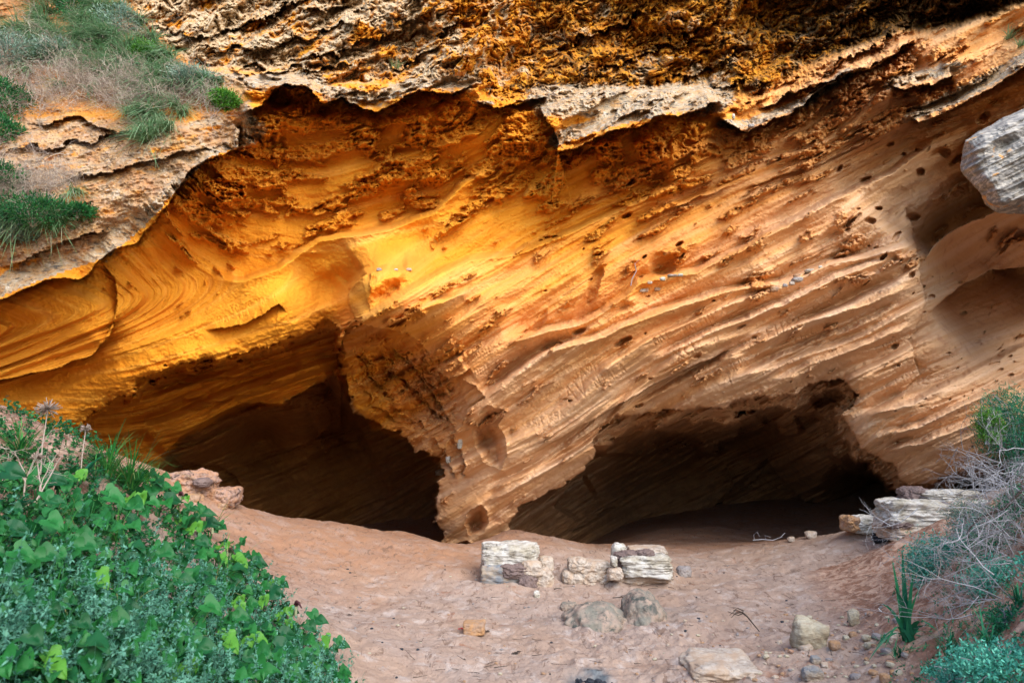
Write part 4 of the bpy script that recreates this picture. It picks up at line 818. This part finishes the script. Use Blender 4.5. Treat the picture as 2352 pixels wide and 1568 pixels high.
# grass tufts
def tuft(name,p,n,L,W,spread,m,label,cat='grass',group=None,droop=.7,up_=(0,-.1,1),tl=(0,1)):
    g=Geo()
    for i in range(n):
        d=norm(np.array(up_)+rv(spread)*np.array([1,.7,.35])); b_=p+np.array([random.gauss(0,.02),random.gauss(0,.02),0])*spread*2
        blade(g,b_,d,L*random.uniform(.5,1.1),W*random.uniform(.6,1.2),droop*random.uniform(.4,1.5),6,random.uniform(*tl))
    o=g.build(name,m,None,p); return tag(o,label,cat,group)
random.seed(21)
for u,v,n,L,l in [(300,1125,130,.62,'large grass tuft with arching blades at the top of the left bank, beside the crest'),(250,1095,90,.55,'grass tuft just left of the largest one on the left bank'),(350,1140,22,.30,'thin grass tuft hanging by the speckled rock'),(160,1200,36,.34,'grass clump halfway up the left bank'),(40,1050,70,.45,'grass clump near the dry branches on the left bank'),
  (470,1270,24,.26,'small grass tuft among heart leaves near the bank edge'),(530,1300,20,.24,'grass tuft on the bank edge above the sand'),(180,1380,30,.34,'tall bright grass blades in the middle of the left bank'),(290,1410,34,.42,'tall upright grass blades left of the silvery cover'),(60,1440,24,.3,'blurred grass clump at the left edge of the picture'),(420,1470,18,.28,'grass blades leaning over the silvery cover'),(690,1480,16,.22,'thin grass at the sandy foot of the bank'),(150,1290,26,.3,'grass clump between ferns on the left bank')]:
    p=gpt(u,v); tuft('grass_tuft',p,n,L*p[1]/5*.9+.05,.009,.38,L_grass,l,'grass','grass tufts on the left bank',.8)
for i in range(34):
    u,v=random.uniform(-60,640),random.uniform(1060,1500)
    if not inpoly(BANK,u-10,v+15): continue
    p=gpt(u,v); tuft('grass_tuft',p,22,.36*p[1]/5+.05,.008,.4,L_grass,'thin scattered grass blades growing through the leaves of the left bank','grass','thin grass through the left bank',.9)
# ferns
def frond(g,p,d,L,tint,W=.28):
    s,dd,_=frame(d); k=14
    pts=[]
    for i in range(k+1):
        t=i/k; c=p+dd*L*t+np.array([0,0,-L*.35*t*t]); pts.append(c)
    tube(g,pts,.0016,.0008,3,tint*.5)
    for i in range(2,k+1):
        t=i/k; ln=L*W*math.sin(math.pi*min(1,.15+t*.85))**.8
        for sg in (-1,1):
            e=norm(s*sg+dd*.45)
            for j in range(5):
                f=(j+1)/5; c=pts[i]+e*ln*f-np.array([0,0,ln*.2*f*f])
                leaf(g,c,norm(e+dd*.9*(1 if j%2 else -.3)),(0,0,1),ln*.30,ln*.16,tint+random.uniform(-.15,.15))
random.seed(31)
def fern(p,n,L,label,m=L_fern,group='ferny plants on the left bank'):
    g=Geo()
    for i in range(n):
        a=random.uniform(0,6.28); d=norm(np.array([math.cos(a),math.sin(a)*.6-.3,random.uniform(.5,1.3)])); frond(g,p,d,L*random.uniform(.7,1.1),random.uniform(.1,.9))
    tag(g.build('fern',m,None,p),label,'fern',group)
for u,v,n,L,l in [(60,1260,8,.26,'dark teal ferny plant at the left edge below the dry branches'),(150,1320,8,.22,'ferny plant in the middle of the left bank'),(230,1160,7,.26,'ferny plant below the big grass tuft'),(180,1100,8,.26,'ferny plant at the top edge of the left bank, lit against the orange wall'),(210,1065,5,.2,'small bright fern at the very top of the left bank'),(20,1180,7,.24,'ferny plant at the left frame edge'),(310,1240,6,.24,'ferny plant among heart leaves'),(40,1370,7,.2,'low ferny plant near the lower left corner')]:
    p=gpt(u,v); fern(p,n,L*p[1]/4.2,l)
# dried flower heads and dead stems
def head(u,v,Yd,r,u0,v0,label):
    base=gpt(u0,v0); top=np.array(unproj(u,v,base[1])); 
    root=empty('dried_flower',base,label,'dried flower','dried flower heads on the left bank'); gs=Geo(); gh_=Geo()
    tube(gs,[(0,0,0),(top-base)*.5+rv(.01),top-base],.004,.0028,5,.6)
    for i in range(110):
        e=norm(rv()*np.array([1,1,.5])+np.array([0,0,.35])); c=top-base; tube(gh_,[c,c+e*r*random.uniform(.5,1.)],.0014,.0028,3,random.random()*.6)
    gs.build('stem',L_dry,root); gh_.build('flower_head',L_dry,root)
head(110,940,4,.075,95,1110,'large dry brown flower head on a tall stem at the top of the left bank'); head(197,986,4,.04,185,1105,'small dry flower head right of the large one'); head(85,1052,4,.035,90,1150,'small dark dry flower head on a thick dead stem')
def branch(g,p,d,L,r,dep,tint,kink=.35,nb=3):
    pts=[p]; q=p.copy(); e=norm(d)
    n=max(3,int(5-dep*.0))
    for i in range(n):
        e=norm(e+rv(kink*.45)); q=q+e*L/n; pts.append(q)
    tube(g,pts,r,r*.3,4,np.clip(tint+random.uniform(-.2,.2),0,1))
    if dep>0:
        for i in range(nb):
            k=random.randint(1,n); branch(g,pts[k],norm(e+rv(.75)),L*random.uniform(.45,.75),r*.55,dep-1,tint,kink,nb)
random.seed(41); g=Geo(); p=gpt(60,1150); branch(g,p,np.array([-.1,-.1,1]),.28,.006,3,.7,.4,3); branch(g,p+np.array([.05,0,0]),np.array([.3,0,1]),.26,.005,3,.6,.4,3)
tag(g.build('dead_branch',L_dry,None,p),'pale leafless branching stem at the left edge of the bank','dead plant')
def arumfl(u,v,u0,v0,label):
    b_=gpt(u0,v0); top=np.array(unproj(u,v,b_[1]-.02)); root=empty('arum_flower',b_,label,'flower','hooded striped flowers on the left bank'); a=Geo();c=Geo();h=Geo(); t=top-b_
    tube(a,[(0,0,0),t*.5,t-np.array([0,0,.06])],.003,.003,5,.4); tube(c,[t-np.array([0,0,.07]),t-np.array([0,0,.03]),t],.009,.013,8,.5); tube(h,[t,t+np.array([.006,-.01,.02]),t+np.array([.028,-.03,.018]),t+np.array([.05,-.04,-.012])],.017,.004,8,.5)
    a.build('stem',L_arum,root); c.build('throat',L_cream,root); h.build('hood',L_wine,root)
arumfl(414,1136,410,1185,'striped hooded flower standing against the speckled rock'); arumfl(489,1206,486,1240,'striped hooded flower at the upper edge of the heart leaves'); arumfl(528,1266,525,1300,'hooded flower over the sandy edge of the bank'); arumfl(680,1388,668,1435,'dark hooded flower on a long curved stem at the edge of the sand')
# ---- upper left slope
def onc(u,v,off=.02): return cliff_pt(u,v)+np.array([0,-off,0])
random.seed(51)
def ball(name,u,v,rx,rz,m,label,cat,n=1500,ll=.03,stem=True,group=None,dens=.45,lw=.35):
    n=int(n*1.6)
    c=onc(u,v,.0); s=c[1]/FPX; rx*=s; rz*=s; c=c+np.array([0,-rx*.5,0]); root=empty(name,c,label,cat,group); g=Geo(); gs=Geo()
    for i in range(18):
        e=norm(rv()+np.array([0,0,.4])); tube(gs,[np.array([0,.0,-rz]),e*.4*np.array([rx,rx,rz]),e*.85*np.array([rx,rx,rz])],.008,.002,4,.4)
    cl=[norm(rv())*np.array([rx,rx*.9,rz])*random.uniform(.3,1)**.5*.85 for i in range(int(n/22))]
    for k in cl:
        t=random.uniform(.0,1.)
        for j in range(22):
            b_=k+rv(.16)*np.array([rx,rx,rz]); leaf(g,b_,norm(b_/np.array([rx,rx,rz])+rv(.5)+np.array([0,0,.5])),norm(rv()),ll*random.uniform(.6,1.3),ll*lw,np.clip(t+random.uniform(-.25,.25),0,1))
    gs.build('branches',L_dry,root); g.build('foliage',m,root); return root
ball('juniper',338,135,35,36,L_jun,'round bright green juniper bush on the upper left slope','bush',3600,.035)
ball('juniper',522,238,36,24,L_jun,'low green juniper cushion where the slope meets the overhang lip','bush',2200,.032)
ball('juniper',409,162,11,14,L_jun,'tiny juniper sprout right of the round one','bush',500,.025)
fern(onc(490,200),6,.24,'bright green fern beside the low juniper cushion',L_weed,'ferns on the slope')
for u,v,rx,rz,m,l,n in [(50,140,85,42,L_sage,'blue grey shrub at the left frame edge of the upper slope',2600),(150,135,55,35,L_sage,'smaller blue grey shrub right of the larger one',1600),(25,245,75,55,L_weed,'green bush below the blue grey shrub at the left edge',2400),(20,310,50,40,L_weed,'small green bush above the left orange hollow',1200),
   (110,500,95,38,L_weed,'leafy green weed clump on the left slab',2600),(50,540,60,26,L_sage,'grey green trailing plant on the slab edge',1400),(190,490,40,18,L_weed,'small weed clump right of the large one on the slab',900),(455,195,60,26,L_sage,'pale sage tuft left of the low juniper',1400),(30,415,55,30,L_weed,'weedy green growth left of the dry twigs',1200),(180,30,40,50,L_weed,'green broom like bush at the top left',1300),(290,70,60,45,L_sage,'grey green shrub in the long grass at the top left',1700)]:
    ball('shrub',u,v,rx,rz,m,l,'shrub',n,.042,True,'shrubs on the upper left slope',.4,.3)
def slopetuft(u,v,n,L,m,l,group,droop=1.2,name='grass_tuft',tl=(0,1),sp=.5):
    p=onc(u,v); tuft(name,p,n,L,.012,sp,m,l,'grass',group,droop,(.15,-.75,.75),tl)
gi=0
for u,v in [(140,20),(190,60),(230,30),(260,90),(300,120),(230,130),(320,60),(280,30),(340,170),(390,170),(180,100),(250,160),(420,190),(210,10),(350,200),(130,90),(300,160),(400,215),(160,120),(200,150),(240,100),(350,100),(380,140),(270,190),(320,210),(440,205),(100,60),(90,110),(230,180),(360,230)]:
    slopetuft(u,v,110,.5,L_pale,'long pale green grass tuft in the grassy chute of the upper left slope','grass in the slope chute',1.3)
for u,v,l in [(335,300,'grass tuft hanging over the striped rock of the left slab'),(300,265,'smaller grass tuft above the hanging one'),(350,270,'thin tuft beside the hanging grass')]: slopetuft(u,v,55,.42,L_pale,l,'tufts hanging on the slab',1.9)
for u,v,l in [(910,158,'dry pale tuft alone on the lip of the overhang'),(2312,92,'wispy grey green tuft at the upper right corner ledge'),(2340,110,'second wispy tuft at the upper right corner')]: slopetuft(u,v,30,.22,L_pale,l,'wispy tufts on the lip',.5,'grass_tuft',(.5,1))
def scrub(u,v,w_,h_,n,m,l,L=.35,r=.004,dep=2,group='dry scrub on the upper left slope',kink=.55,dirn=(0,-.6,.5),name='dry_scrub'):
    c=onc(u,v); s=c[1]/FPX; g=Geo()
    for i in range(n):
        p=onc(u+random.gauss(0,w_*.45),v+random.gauss(0,h_*.45)); branch(g,p,np.array(dirn)+rv(.5),L*random.uniform(.5,1.1),r*random.uniform(.5,1.),dep,random.random(),kink,3)
    tag(g.build(name,m,None,c),l,'dead shrub',group)
scrub(180,190,90,26,90,L_dry,'purplish dry scrub in the middle of the upper left slope'); scrub(280,235,90,26,90,L_dry,'dry tangled scrub directly above the striped rock'); scrub(100,225,60,24,60,L_dry,'dry scrub left of the tangle')
scrub(410,235,50,22,110,L_dry,'arching dry stems drooping towards the low juniper',.5,.003,1,kink=.8,dirn=(.7,-.5,-.05)); scrub(340,200,50,16,26,L_dry,'dry brown stems under the round juniper',.4,.004,2)
scrub(50,430,60,34,60,L_dry,'pale dry twigs on the left slab at the frame edge',.34,.0035,2); scrub(120,410,50,22,18,L_dry,'dry twigs right of the pale ones on the slab',.3,.003,2)
scrub(290,350,80,24,16,L_dead,'dark wiry stems spread over the left slab',.34,.003,2,'dark wiry stems',.5,(.2,-.4,.2)); scrub(200,120,120,50,26,L_dry,'thin dry stems standing in the slope grass',.4,.0025,2)
scrub(430,90,26,30,5,L_dry,'bare dry stalks against the tan crag',.4,.003,2)
random.seed(57); CH=[(-60,60),(120,-20),(235,-10),(320,60),(400,120),(480,180),(560,215),(520,262),(400,270),(300,275),(170,262),(60,280),(-60,330)]
T1=[];S1_=[]
for k in range(5):
    g=Geo()
    for i in range(90): blade(g,rv(.05)*np.array([1,.5,.3]),norm(np.array([.1,-.8,.7])+rv(.55)),random.uniform(.2,.5),.011,random.uniform(.6,2.),5,random.random())
    o=g.build('grass_tuft',L_pale); o.location=onc(200,80); T1.append(tag(o,'shaggy grey green grass tuft on the steep upper left slope','grass','grass covering the upper left slope'))
    g=Geo()
    for i in range(7): branch(g,rv(.08)*np.array([1,.4,.6]),np.array([.15,-.6,.4])+rv(.6),random.uniform(.2,.45),.0045,2,random.random(),.6,4)
    o=g.build('dry_scrub',L_dry); o.location=onc(200,200); S1_.append(tag(o,'tangle of pale dry twigs on the upper left slope','dead shrub','dry twigs covering the upper left slope'))
def cp(o,p,s):
    c=o.copy(); COL.objects.link(c); c.location=[float(x) for x in p]; c.scale=(s,s,s*random.uniform(.8,1.2)); c.rotation_euler=(random.uniform(-.3,.3),random.uniform(-.4,.4),random.uniform(-.5,.5))
k=0
while k<150:
    u,v=random.uniform(-60,560),random.uniform(-20,330)
    if not inpoly(CH,u,v) or u+v<70: continue
    dry=sst(v+(.15*(200-u)),110,200)*.8+.2
    cp(random.choice(S1_ if random.random()<dry*.85 else T1),onc(u,v,.03),random.uniform(.7,1.15)); k+=1
for i in range(34): cp(random.choice(S1_),onc(random.gauss(50,50),random.gauss(430,28),.03),random.uniform(.6,1.))
for i in range(16): cp(random.choice(T1),onc(random.gauss(60,60),random.gauss(500,30),.03),random.uniform(.6,1.))
for i in range(12): cp(random.choice(T1),onc(random.gauss(340,25),random.gauss(300,22),.03),random.uniform(.5,.9))
# ---- right bank
random.seed(61)
def rbush(name,u,v,Yd,rx,rz,m,label,cat,n,ll,lw,mt=L_grey,twigs=26):
    c=np.array(unproj(u,v,Yd)); s=Yd/FPX; rx*=s; rz*=s; root=empty(name,c,label,cat); g=Geo(); gs=Geo()
    gzv=gz(c[0],c[1])-c[2]
    for i in range(twigs):
        e=norm(rv()+np.array([0,0,.3])); tube(gs,[np.array([random.uniform(-.05,.05),0,max(min(gzv,-rz*.5),-rz*1.1)]),e*.45*np.array([rx,rx,rz])+rv(.02),e*.98*np.array([rx,rx,rz])],.006,.0015,4,random.random())
    for i in range(int(n/20)):
        k=norm(rv())*np.array([rx,rx*.9,rz])*random.uniform(.15,1)**.5; t=random.random()
        for j in range(20):
            b_=k+rv(.13)*np.array([rx,rx,rz]); leaf(g,b_,norm(rv()+np.array([0,0,.5])),norm(rv()),ll*random.uniform(.6,1.4),ll*lw,np.clip(t+random.uniform(-.25,.25),0,1))
    gs.build('branches',mt,root); g.build('foliage',m,root)
rbush('bush',2330,985,5.0,78,95,L_fern,'dark green needle leaved bush at the right frame edge, topmost on the right bank','bush',9000,.03,.14); rbush('bush',2275,975,4.9,30,40,L_jun,'bright yellow green outer sprays of the needle bush','bush',2200,.032,.12)
rbush('bush',2165,1300,5.6,76,66,L_teal,'soft teal leaved bush between the strap leaved plant and the wall stump','bush',11000,.019,.5); rbush('bush',2270,1270,5.3,80,80,L_teal,'teal and grey bush tangled in dead branches at the right','bush',4200,.017,.5,twigs=60)
rbush('bush',2345,1180,5.0,50,70,L_fern,'dark bush behind the dead branches at the right frame edge','bush',4200,.024,.3); rbush('bush',2320,1290,4.9,90,95,L_fern,'dark green scrub filling the right bank behind the grey twigs','shrub',6500,.022,.35)
rbush('bush',2310,1540,3.0,110,60,L_teal,'blurred teal plant in the lower right corner','bush',5200,.016,.5); rbush('bush',2200,1560,3.3,60,36,L_teal,'small teal plant at the bottom edge left of the corner one','bush',2200,.014,.5); rbush('bush',2330,1440,3.6,60,45,L_fern,'green weeds between the dead branches and the corner plant','bush',2200,.018,.4)
rbush('bush',2235,1200,5.8,60,52,L_sage,'grey green twiggy shrub beside the tall wall stump','shrub',3600,.02,.35); rbush('bush',2300,1350,4.4,80,70,L_teal,'dense teal shrub low on the right bank under the grey twigs','shrub',6000,.017,.5); rbush('bush',2180,1400,5.0,46,36,L_fern,'small dark shrub low behind the strap leaved plant','shrub',2200,.018,.4)
for (a,b_,r_,m_,l) in [(2440,1330,80,L_teal,'teal scrub on the right bank beyond the dead branches'),(2520,1450,90,L_fern,'dark green scrub further along the right bank'),(2480,1160,70,L_sage,'grey green shrub on top of the right bank'),(2620,1300,90,L_sage,'pale shrub at the far end of the right bank')]:
    q_=gpt(a,b_); rbush('bush',a,b_-20,float(q_[1]),r_,r_*.7,m_,l,'shrub',2600,.022,.4)
def deadb(u,v,Yd,n,L,l,dirn,r=.005,m=L_grey,dep=3,sp=60):
    g=Geo(); c=np.array(unproj(u,v,Yd))
    for i in range(n):
        p=np.array(unproj(u+random.gauss(0,sp),v+random.gauss(0,sp*.7),Yd+random.uniform(-.3,.3))); branch(g,p,np.array(dirn)+rv(.55),L*random.uniform(.6,1.1),r*random.uniform(.5,1),dep,random.random(),.35,3)
    tag(g.build('dead_branches',m,None,c),l,'dead branches','dead branches on the right bank')
deadb(2330,1120,4.6,26,.36,'bare pale grey branches in front of the needle bush',(-.5,-.1,.4),.0055); deadb(2300,1260,4.5,36,.36,'tangle of bare grey twigs over the teal bush',(-.4,0,.1),.0045); deadb(2310,1370,4.0,26,.34,'grey twigs hanging down the right bank',(-.5,-.1,-.2),.004,sp=50); deadb(2230,1370,4.8,16,.3,'fine brown dry stems at the foot of the teal bush',(-.1,-.2,.3),.003,L_dry,2)
g=Geo(); c=np.array(unproj(2352,1120,4.4)); pts=[unproj(a,b_,4.4) for a,b_ in [(2400,1060),(2352,1120),(2310,1165),(2250,1190),(2225,1215),(2222,1250)]]; tube(g,pts,.011,.005,6,.15); tag(g.build('dead_branches',L_dead,None,c),'thick dark bent branch crossing the grey twigs at the right','dead branches','dead branches on the right bank')
# strap leaved plant
p=gpt(2082,1470); g=Geo(); random.seed(71)
for (dx,L,dr,t) in [(-.35,.52,.5,.2),(-.22,.62,.3,.3),(-.12,.66,.25,.5),(.0,.68,.2,.3),(.1,.6,.35,.6),(.05,.5,.8,.4),(.2,.46,.9,.3),(-.5,.4,1.2,.2),(.35,.36,1.2,.5),(-.05,.7,.15,.1),(-.15,.4,1.1,.6),(-.42,.44,1.0,.1),(.28,.3,1.5,.2)]:
    blade(g,p+np.array([random.uniform(-.02,.02),random.uniform(-.02,.02),0]),(dx,-.12+random.uniform(-.1,.1),1),L*random.uniform(.85,1.1),.034,dr*1.5,9,t,norm(np.array([1,random.uniform(-.7,.7),0])))
tag(g.build('strap_leaf_plant',L_fern,None,p),'tall plant with long folded strap leaves at the edge of the right bank','plant')
for u,v,n,L,l in [(2060,1500,26,.2,'low weedy grass left of the strap leaved plant'),(2180,1500,40,.28,'grass on the right bank below the teal bush'),(2270,1480,40,.26,'arching grass near the lower right corner'),(2340,1380,30,.26,'grass at the right frame edge under the twigs'),(2130,1545,22,.16,'short grass at the bottom edge right of the strap leaved plant'),(2030,1470,16,.12,'tiny grass sprout at the foot of the right bank')]:
    p=gpt(u,v); tuft('grass_tuft',p,n,L,.008,.4,L_fern,l,'grass','grass on the right bank',.9)
g=Geo(); random.seed(77)
for i in range(1500):
    u,v=random.uniform(2040,2700),random.uniform(1150,1600)
    if u<2130-(v-1568)*.1 and random.random()<.7: continue
    p=gpt(u,v); d=norm(np.array([0,-.3,1])+rv(.5)); H=random.uniform(.02,.09); tube(g,[p,p+d*H],.001,.0008,3,.3)
    for k in range(5): leaf(g,p+d*H*random.uniform(.3,1),norm(rv()),norm(rv(.5)+np.array([0,-.4,1])),random.uniform(.008,.02),random.uniform(.006,.012),random.random())
tag(g.build('undergrowth',L_fern),'thin dark green weeds creeping over the right bank','undergrowth',None,'stuff')
# twigs, leaves and litter on the sand
def stick(pts,Yv,r,m,label,cat='twig',extra=(),group=None,name='twig'):
    g=Geo(); P=[]
    for (a,b_) in pts: P.append(np.array(unproj(a,b_,Yv)))
    tube(g,P,r,r*.5,5,.6)
    for e in extra: tube(g,[np.array(unproj(a,b_,Yv-.02*i)) for i,(a,b_) in enumerate(e)],r*.6,r*.3,4,.7)
    c=P[0]; tag(g.build(name,m,None,c),label,cat,group)
stick([(1729,1240),(1750,1238),(1775,1240),(1792,1234),(1803,1223)],gpt(1765,1246)[1],.008,L_grey,'pale bare twig lying on the sand crest before the right hollow','twig',[[(1733,1240),(1731,1228),(1739,1221),(1745,1232)],[(1760,1239),(1756,1229),(1770,1233)],[(1785,1236),(1798,1232)]])
stick([(1704,1405),(1716,1415),(1730,1432),(1744,1449)],gpt(1740,1450)[1],.009,L_dead,'burnt black branch end lying in the hollow of the sand, right of centre','burnt branch',[[(1704,1405),(1690,1400),(1676,1412)],[(1704,1405),(1688,1408),(1680,1418)],[(1708,1402),(1694,1396),(1684,1402)],[(1706,1408),(1696,1412),(1672,1404)]],None,'burnt_branch')
stick([(1407,1372),(1432,1370),(1446,1382),(1474,1363)],gpt(1440,1392)[1]+.05,.005,L_dead,'dark forked twig resting on the stained outcrop','twig',[[(1446,1382),(1458,1372),(1462,1360)],[(1432,1370),(1425,1368),(1450,1362)]])
stick([(1488,1352),(1500,1350),(1512,1351)],gpt(1500,1354)[1],.004,L_dead,'short dark stick on the sand below the right wall stump'); stick([(1535,1348),(1545,1349),(1552,1353)],gpt(1540,1354)[1],.004,L_dead,'second short dark stick right of the first below the wall stump')
stick([(1272,1352),(1282,1350),(1290,1351)],gpt(1282,1354)[1],.007,L_dead,'stubby charred stick between the wall stump and the outcrop')
stick([(1135,1532),(1150,1530),(1166,1528)],gpt(1150,1533)[1],.004,L_dead,'thin dry stick near the bottom of the sandy floor')
stick([(1449,656),(1452,640),(1462,622),(1458,606),(1468,596)],float(cliff_pt(1455,650)[1])-.06,.007,L_grey,'crooked bare twig standing on the middle rock shelf','twig')
random.seed(81)
gl=None
for i in range(120):
    u,v=random.uniform(640,2000),random.uniform(1290,1560)
    if u<600+(v-1200)*.8: continue
    p=gpt(u,v)+np.array([0,0,.004]); g=Geo(); d=norm(np.array([random.gauss(0,1),random.gauss(0,.5),.05])); tube(g,[p,p+d*.03+rv(.003),p+d*random.uniform(.05,.12)],.0022,.0012,4,random.random())
    if random.random()<.5: tube(g,[p+d*.02,p+d*.04+rv(.012)*np.array([1,1,.3])],.0016,.001,4,.3)
    tag(g.build('twig',L_dead,None,p),'short dark dry twig bit strewn on the sand','twig','bits of dry twig strewn on the sand')
def litter(u,v,r,m,label,cat,name):
    p=gpt(u,v)+np.array([0,0,.006]); g=Geo(); 
    for k in range(5): leaf(g,p+rv(.004)*np.array([1,1,.2]),norm(rv()*np.array([1,1,.25])),norm(rv(.4)+np.array([0,0,1])),r*random.uniform(.6,1),r*.5,random.random())
    tag(g.build(name,m,None,p),label,cat)
litter(1116,1446,.05,L_dead,'curled black leaf on the sand right of the flat ochre stone','leaf','dead_leaf'); litter(571,1202,.05,L_dry,'dry curled leaf on the sandy slope below the speckled rock','leaf','dead_leaf'); litter(1180,1492,.05,L_dead,'dark curled leaf near the bottom of the sandy floor','leaf','dead_leaf'); litter(806,1408,.06,L_dead,'dark seed husk on the sand right of the green bank','leaf','dead_leaf')
L_red=mleaf('red_scrap',(.45,.02,.03),(.55,.03,.04),None,.1); litter(1057,1443,.035,L_red,'small crumpled red scrap beside the flat ochre stone','litter','red_scrap')
L_wh=mleaf('white_scrap',(.8,.8,.8),(.85,.85,.85),None,.1); litter(2018,1402,.03,L_wh,'small white scrap on the soil near the strap leaved plant','litter','white_scrap')
# charcoal of the camp fire
gc=gpt(1352,1566); random.seed(91)
for i in range(26):
    p=gc+np.array([random.gauss(0,.07),random.gauss(0,.05),0]); p[2]=gz(p[0],p[1])+.008; s=random.uniform(.015,.045)
    tag(rock('charcoal',p,(s*1.5,s,s*.8),M_black,i+3,box=.6,rough=.15,hi=False,rot=(random.random(),random.random(),random.random()*3)),'black charcoal lump in the fire spot at the bottom edge','charcoal','charcoal of the fire spot')
print('plants',round(time.time()-T0,1))
# ------------------------------------------------------------------ camera, light, output
cam=bpy.data.cameras.new('camera'); co=bpy.data.objects.new('camera',cam); COL.objects.link(co); SC.camera=co
co.location=(0,0,CAMZ); co.rotation_euler=(math.pi/2+PITCH,0,0); cam.sensor_width=36; cam.lens=36*FPX/2352; cam.clip_start=.05; cam.clip_end=500
cam.dof.use_dof=True; cam.dof.focus_distance=9.3; cam.dof.aperture_fstop=5.0
EL,AZ=math.radians(41),math.radians(148)      # compass bearing of the light, from +Y clockwise
w=bpy.data.worlds.new('World'); SC.world=w; w.use_nodes=True; nt=w.node_tree; bg=nt.nodes['Background']
sky=nt.nodes.new('ShaderNodeTexSky'); sky.sky_type='NISHITA'; sky.sun_disc=False; sky.sun_elevation=EL; sky.sun_rotation=AZ
nt.links.new(sky.outputs[0],bg.inputs[0]); bg.inputs[1].default_value=.15
sl=bpy.data.lights.new('sun','SUN'); so_=bpy.data.objects.new('sun',sl); COL.objects.link(so_); sl.energy=1.5; sl.angle=math.radians(55); sl.color=(1,.94,.85)
from mathutils import Vector
d=Vector((math.sin(AZ)*math.cos(EL),math.cos(AZ)*math.cos(EL),math.sin(EL))); so_.rotation_euler=d.to_track_quat('Z','Y').to_euler()
SC.view_settings.view_transform='Standard'; SC.view_settings.look='None'; SC.view_settings.exposure=1.6; SC.view_settings.gamma=1
SC.cycles.max_bounces=6; SC.cycles.diffuse_bounces=4
print('done',round(time.time()-T0,1))
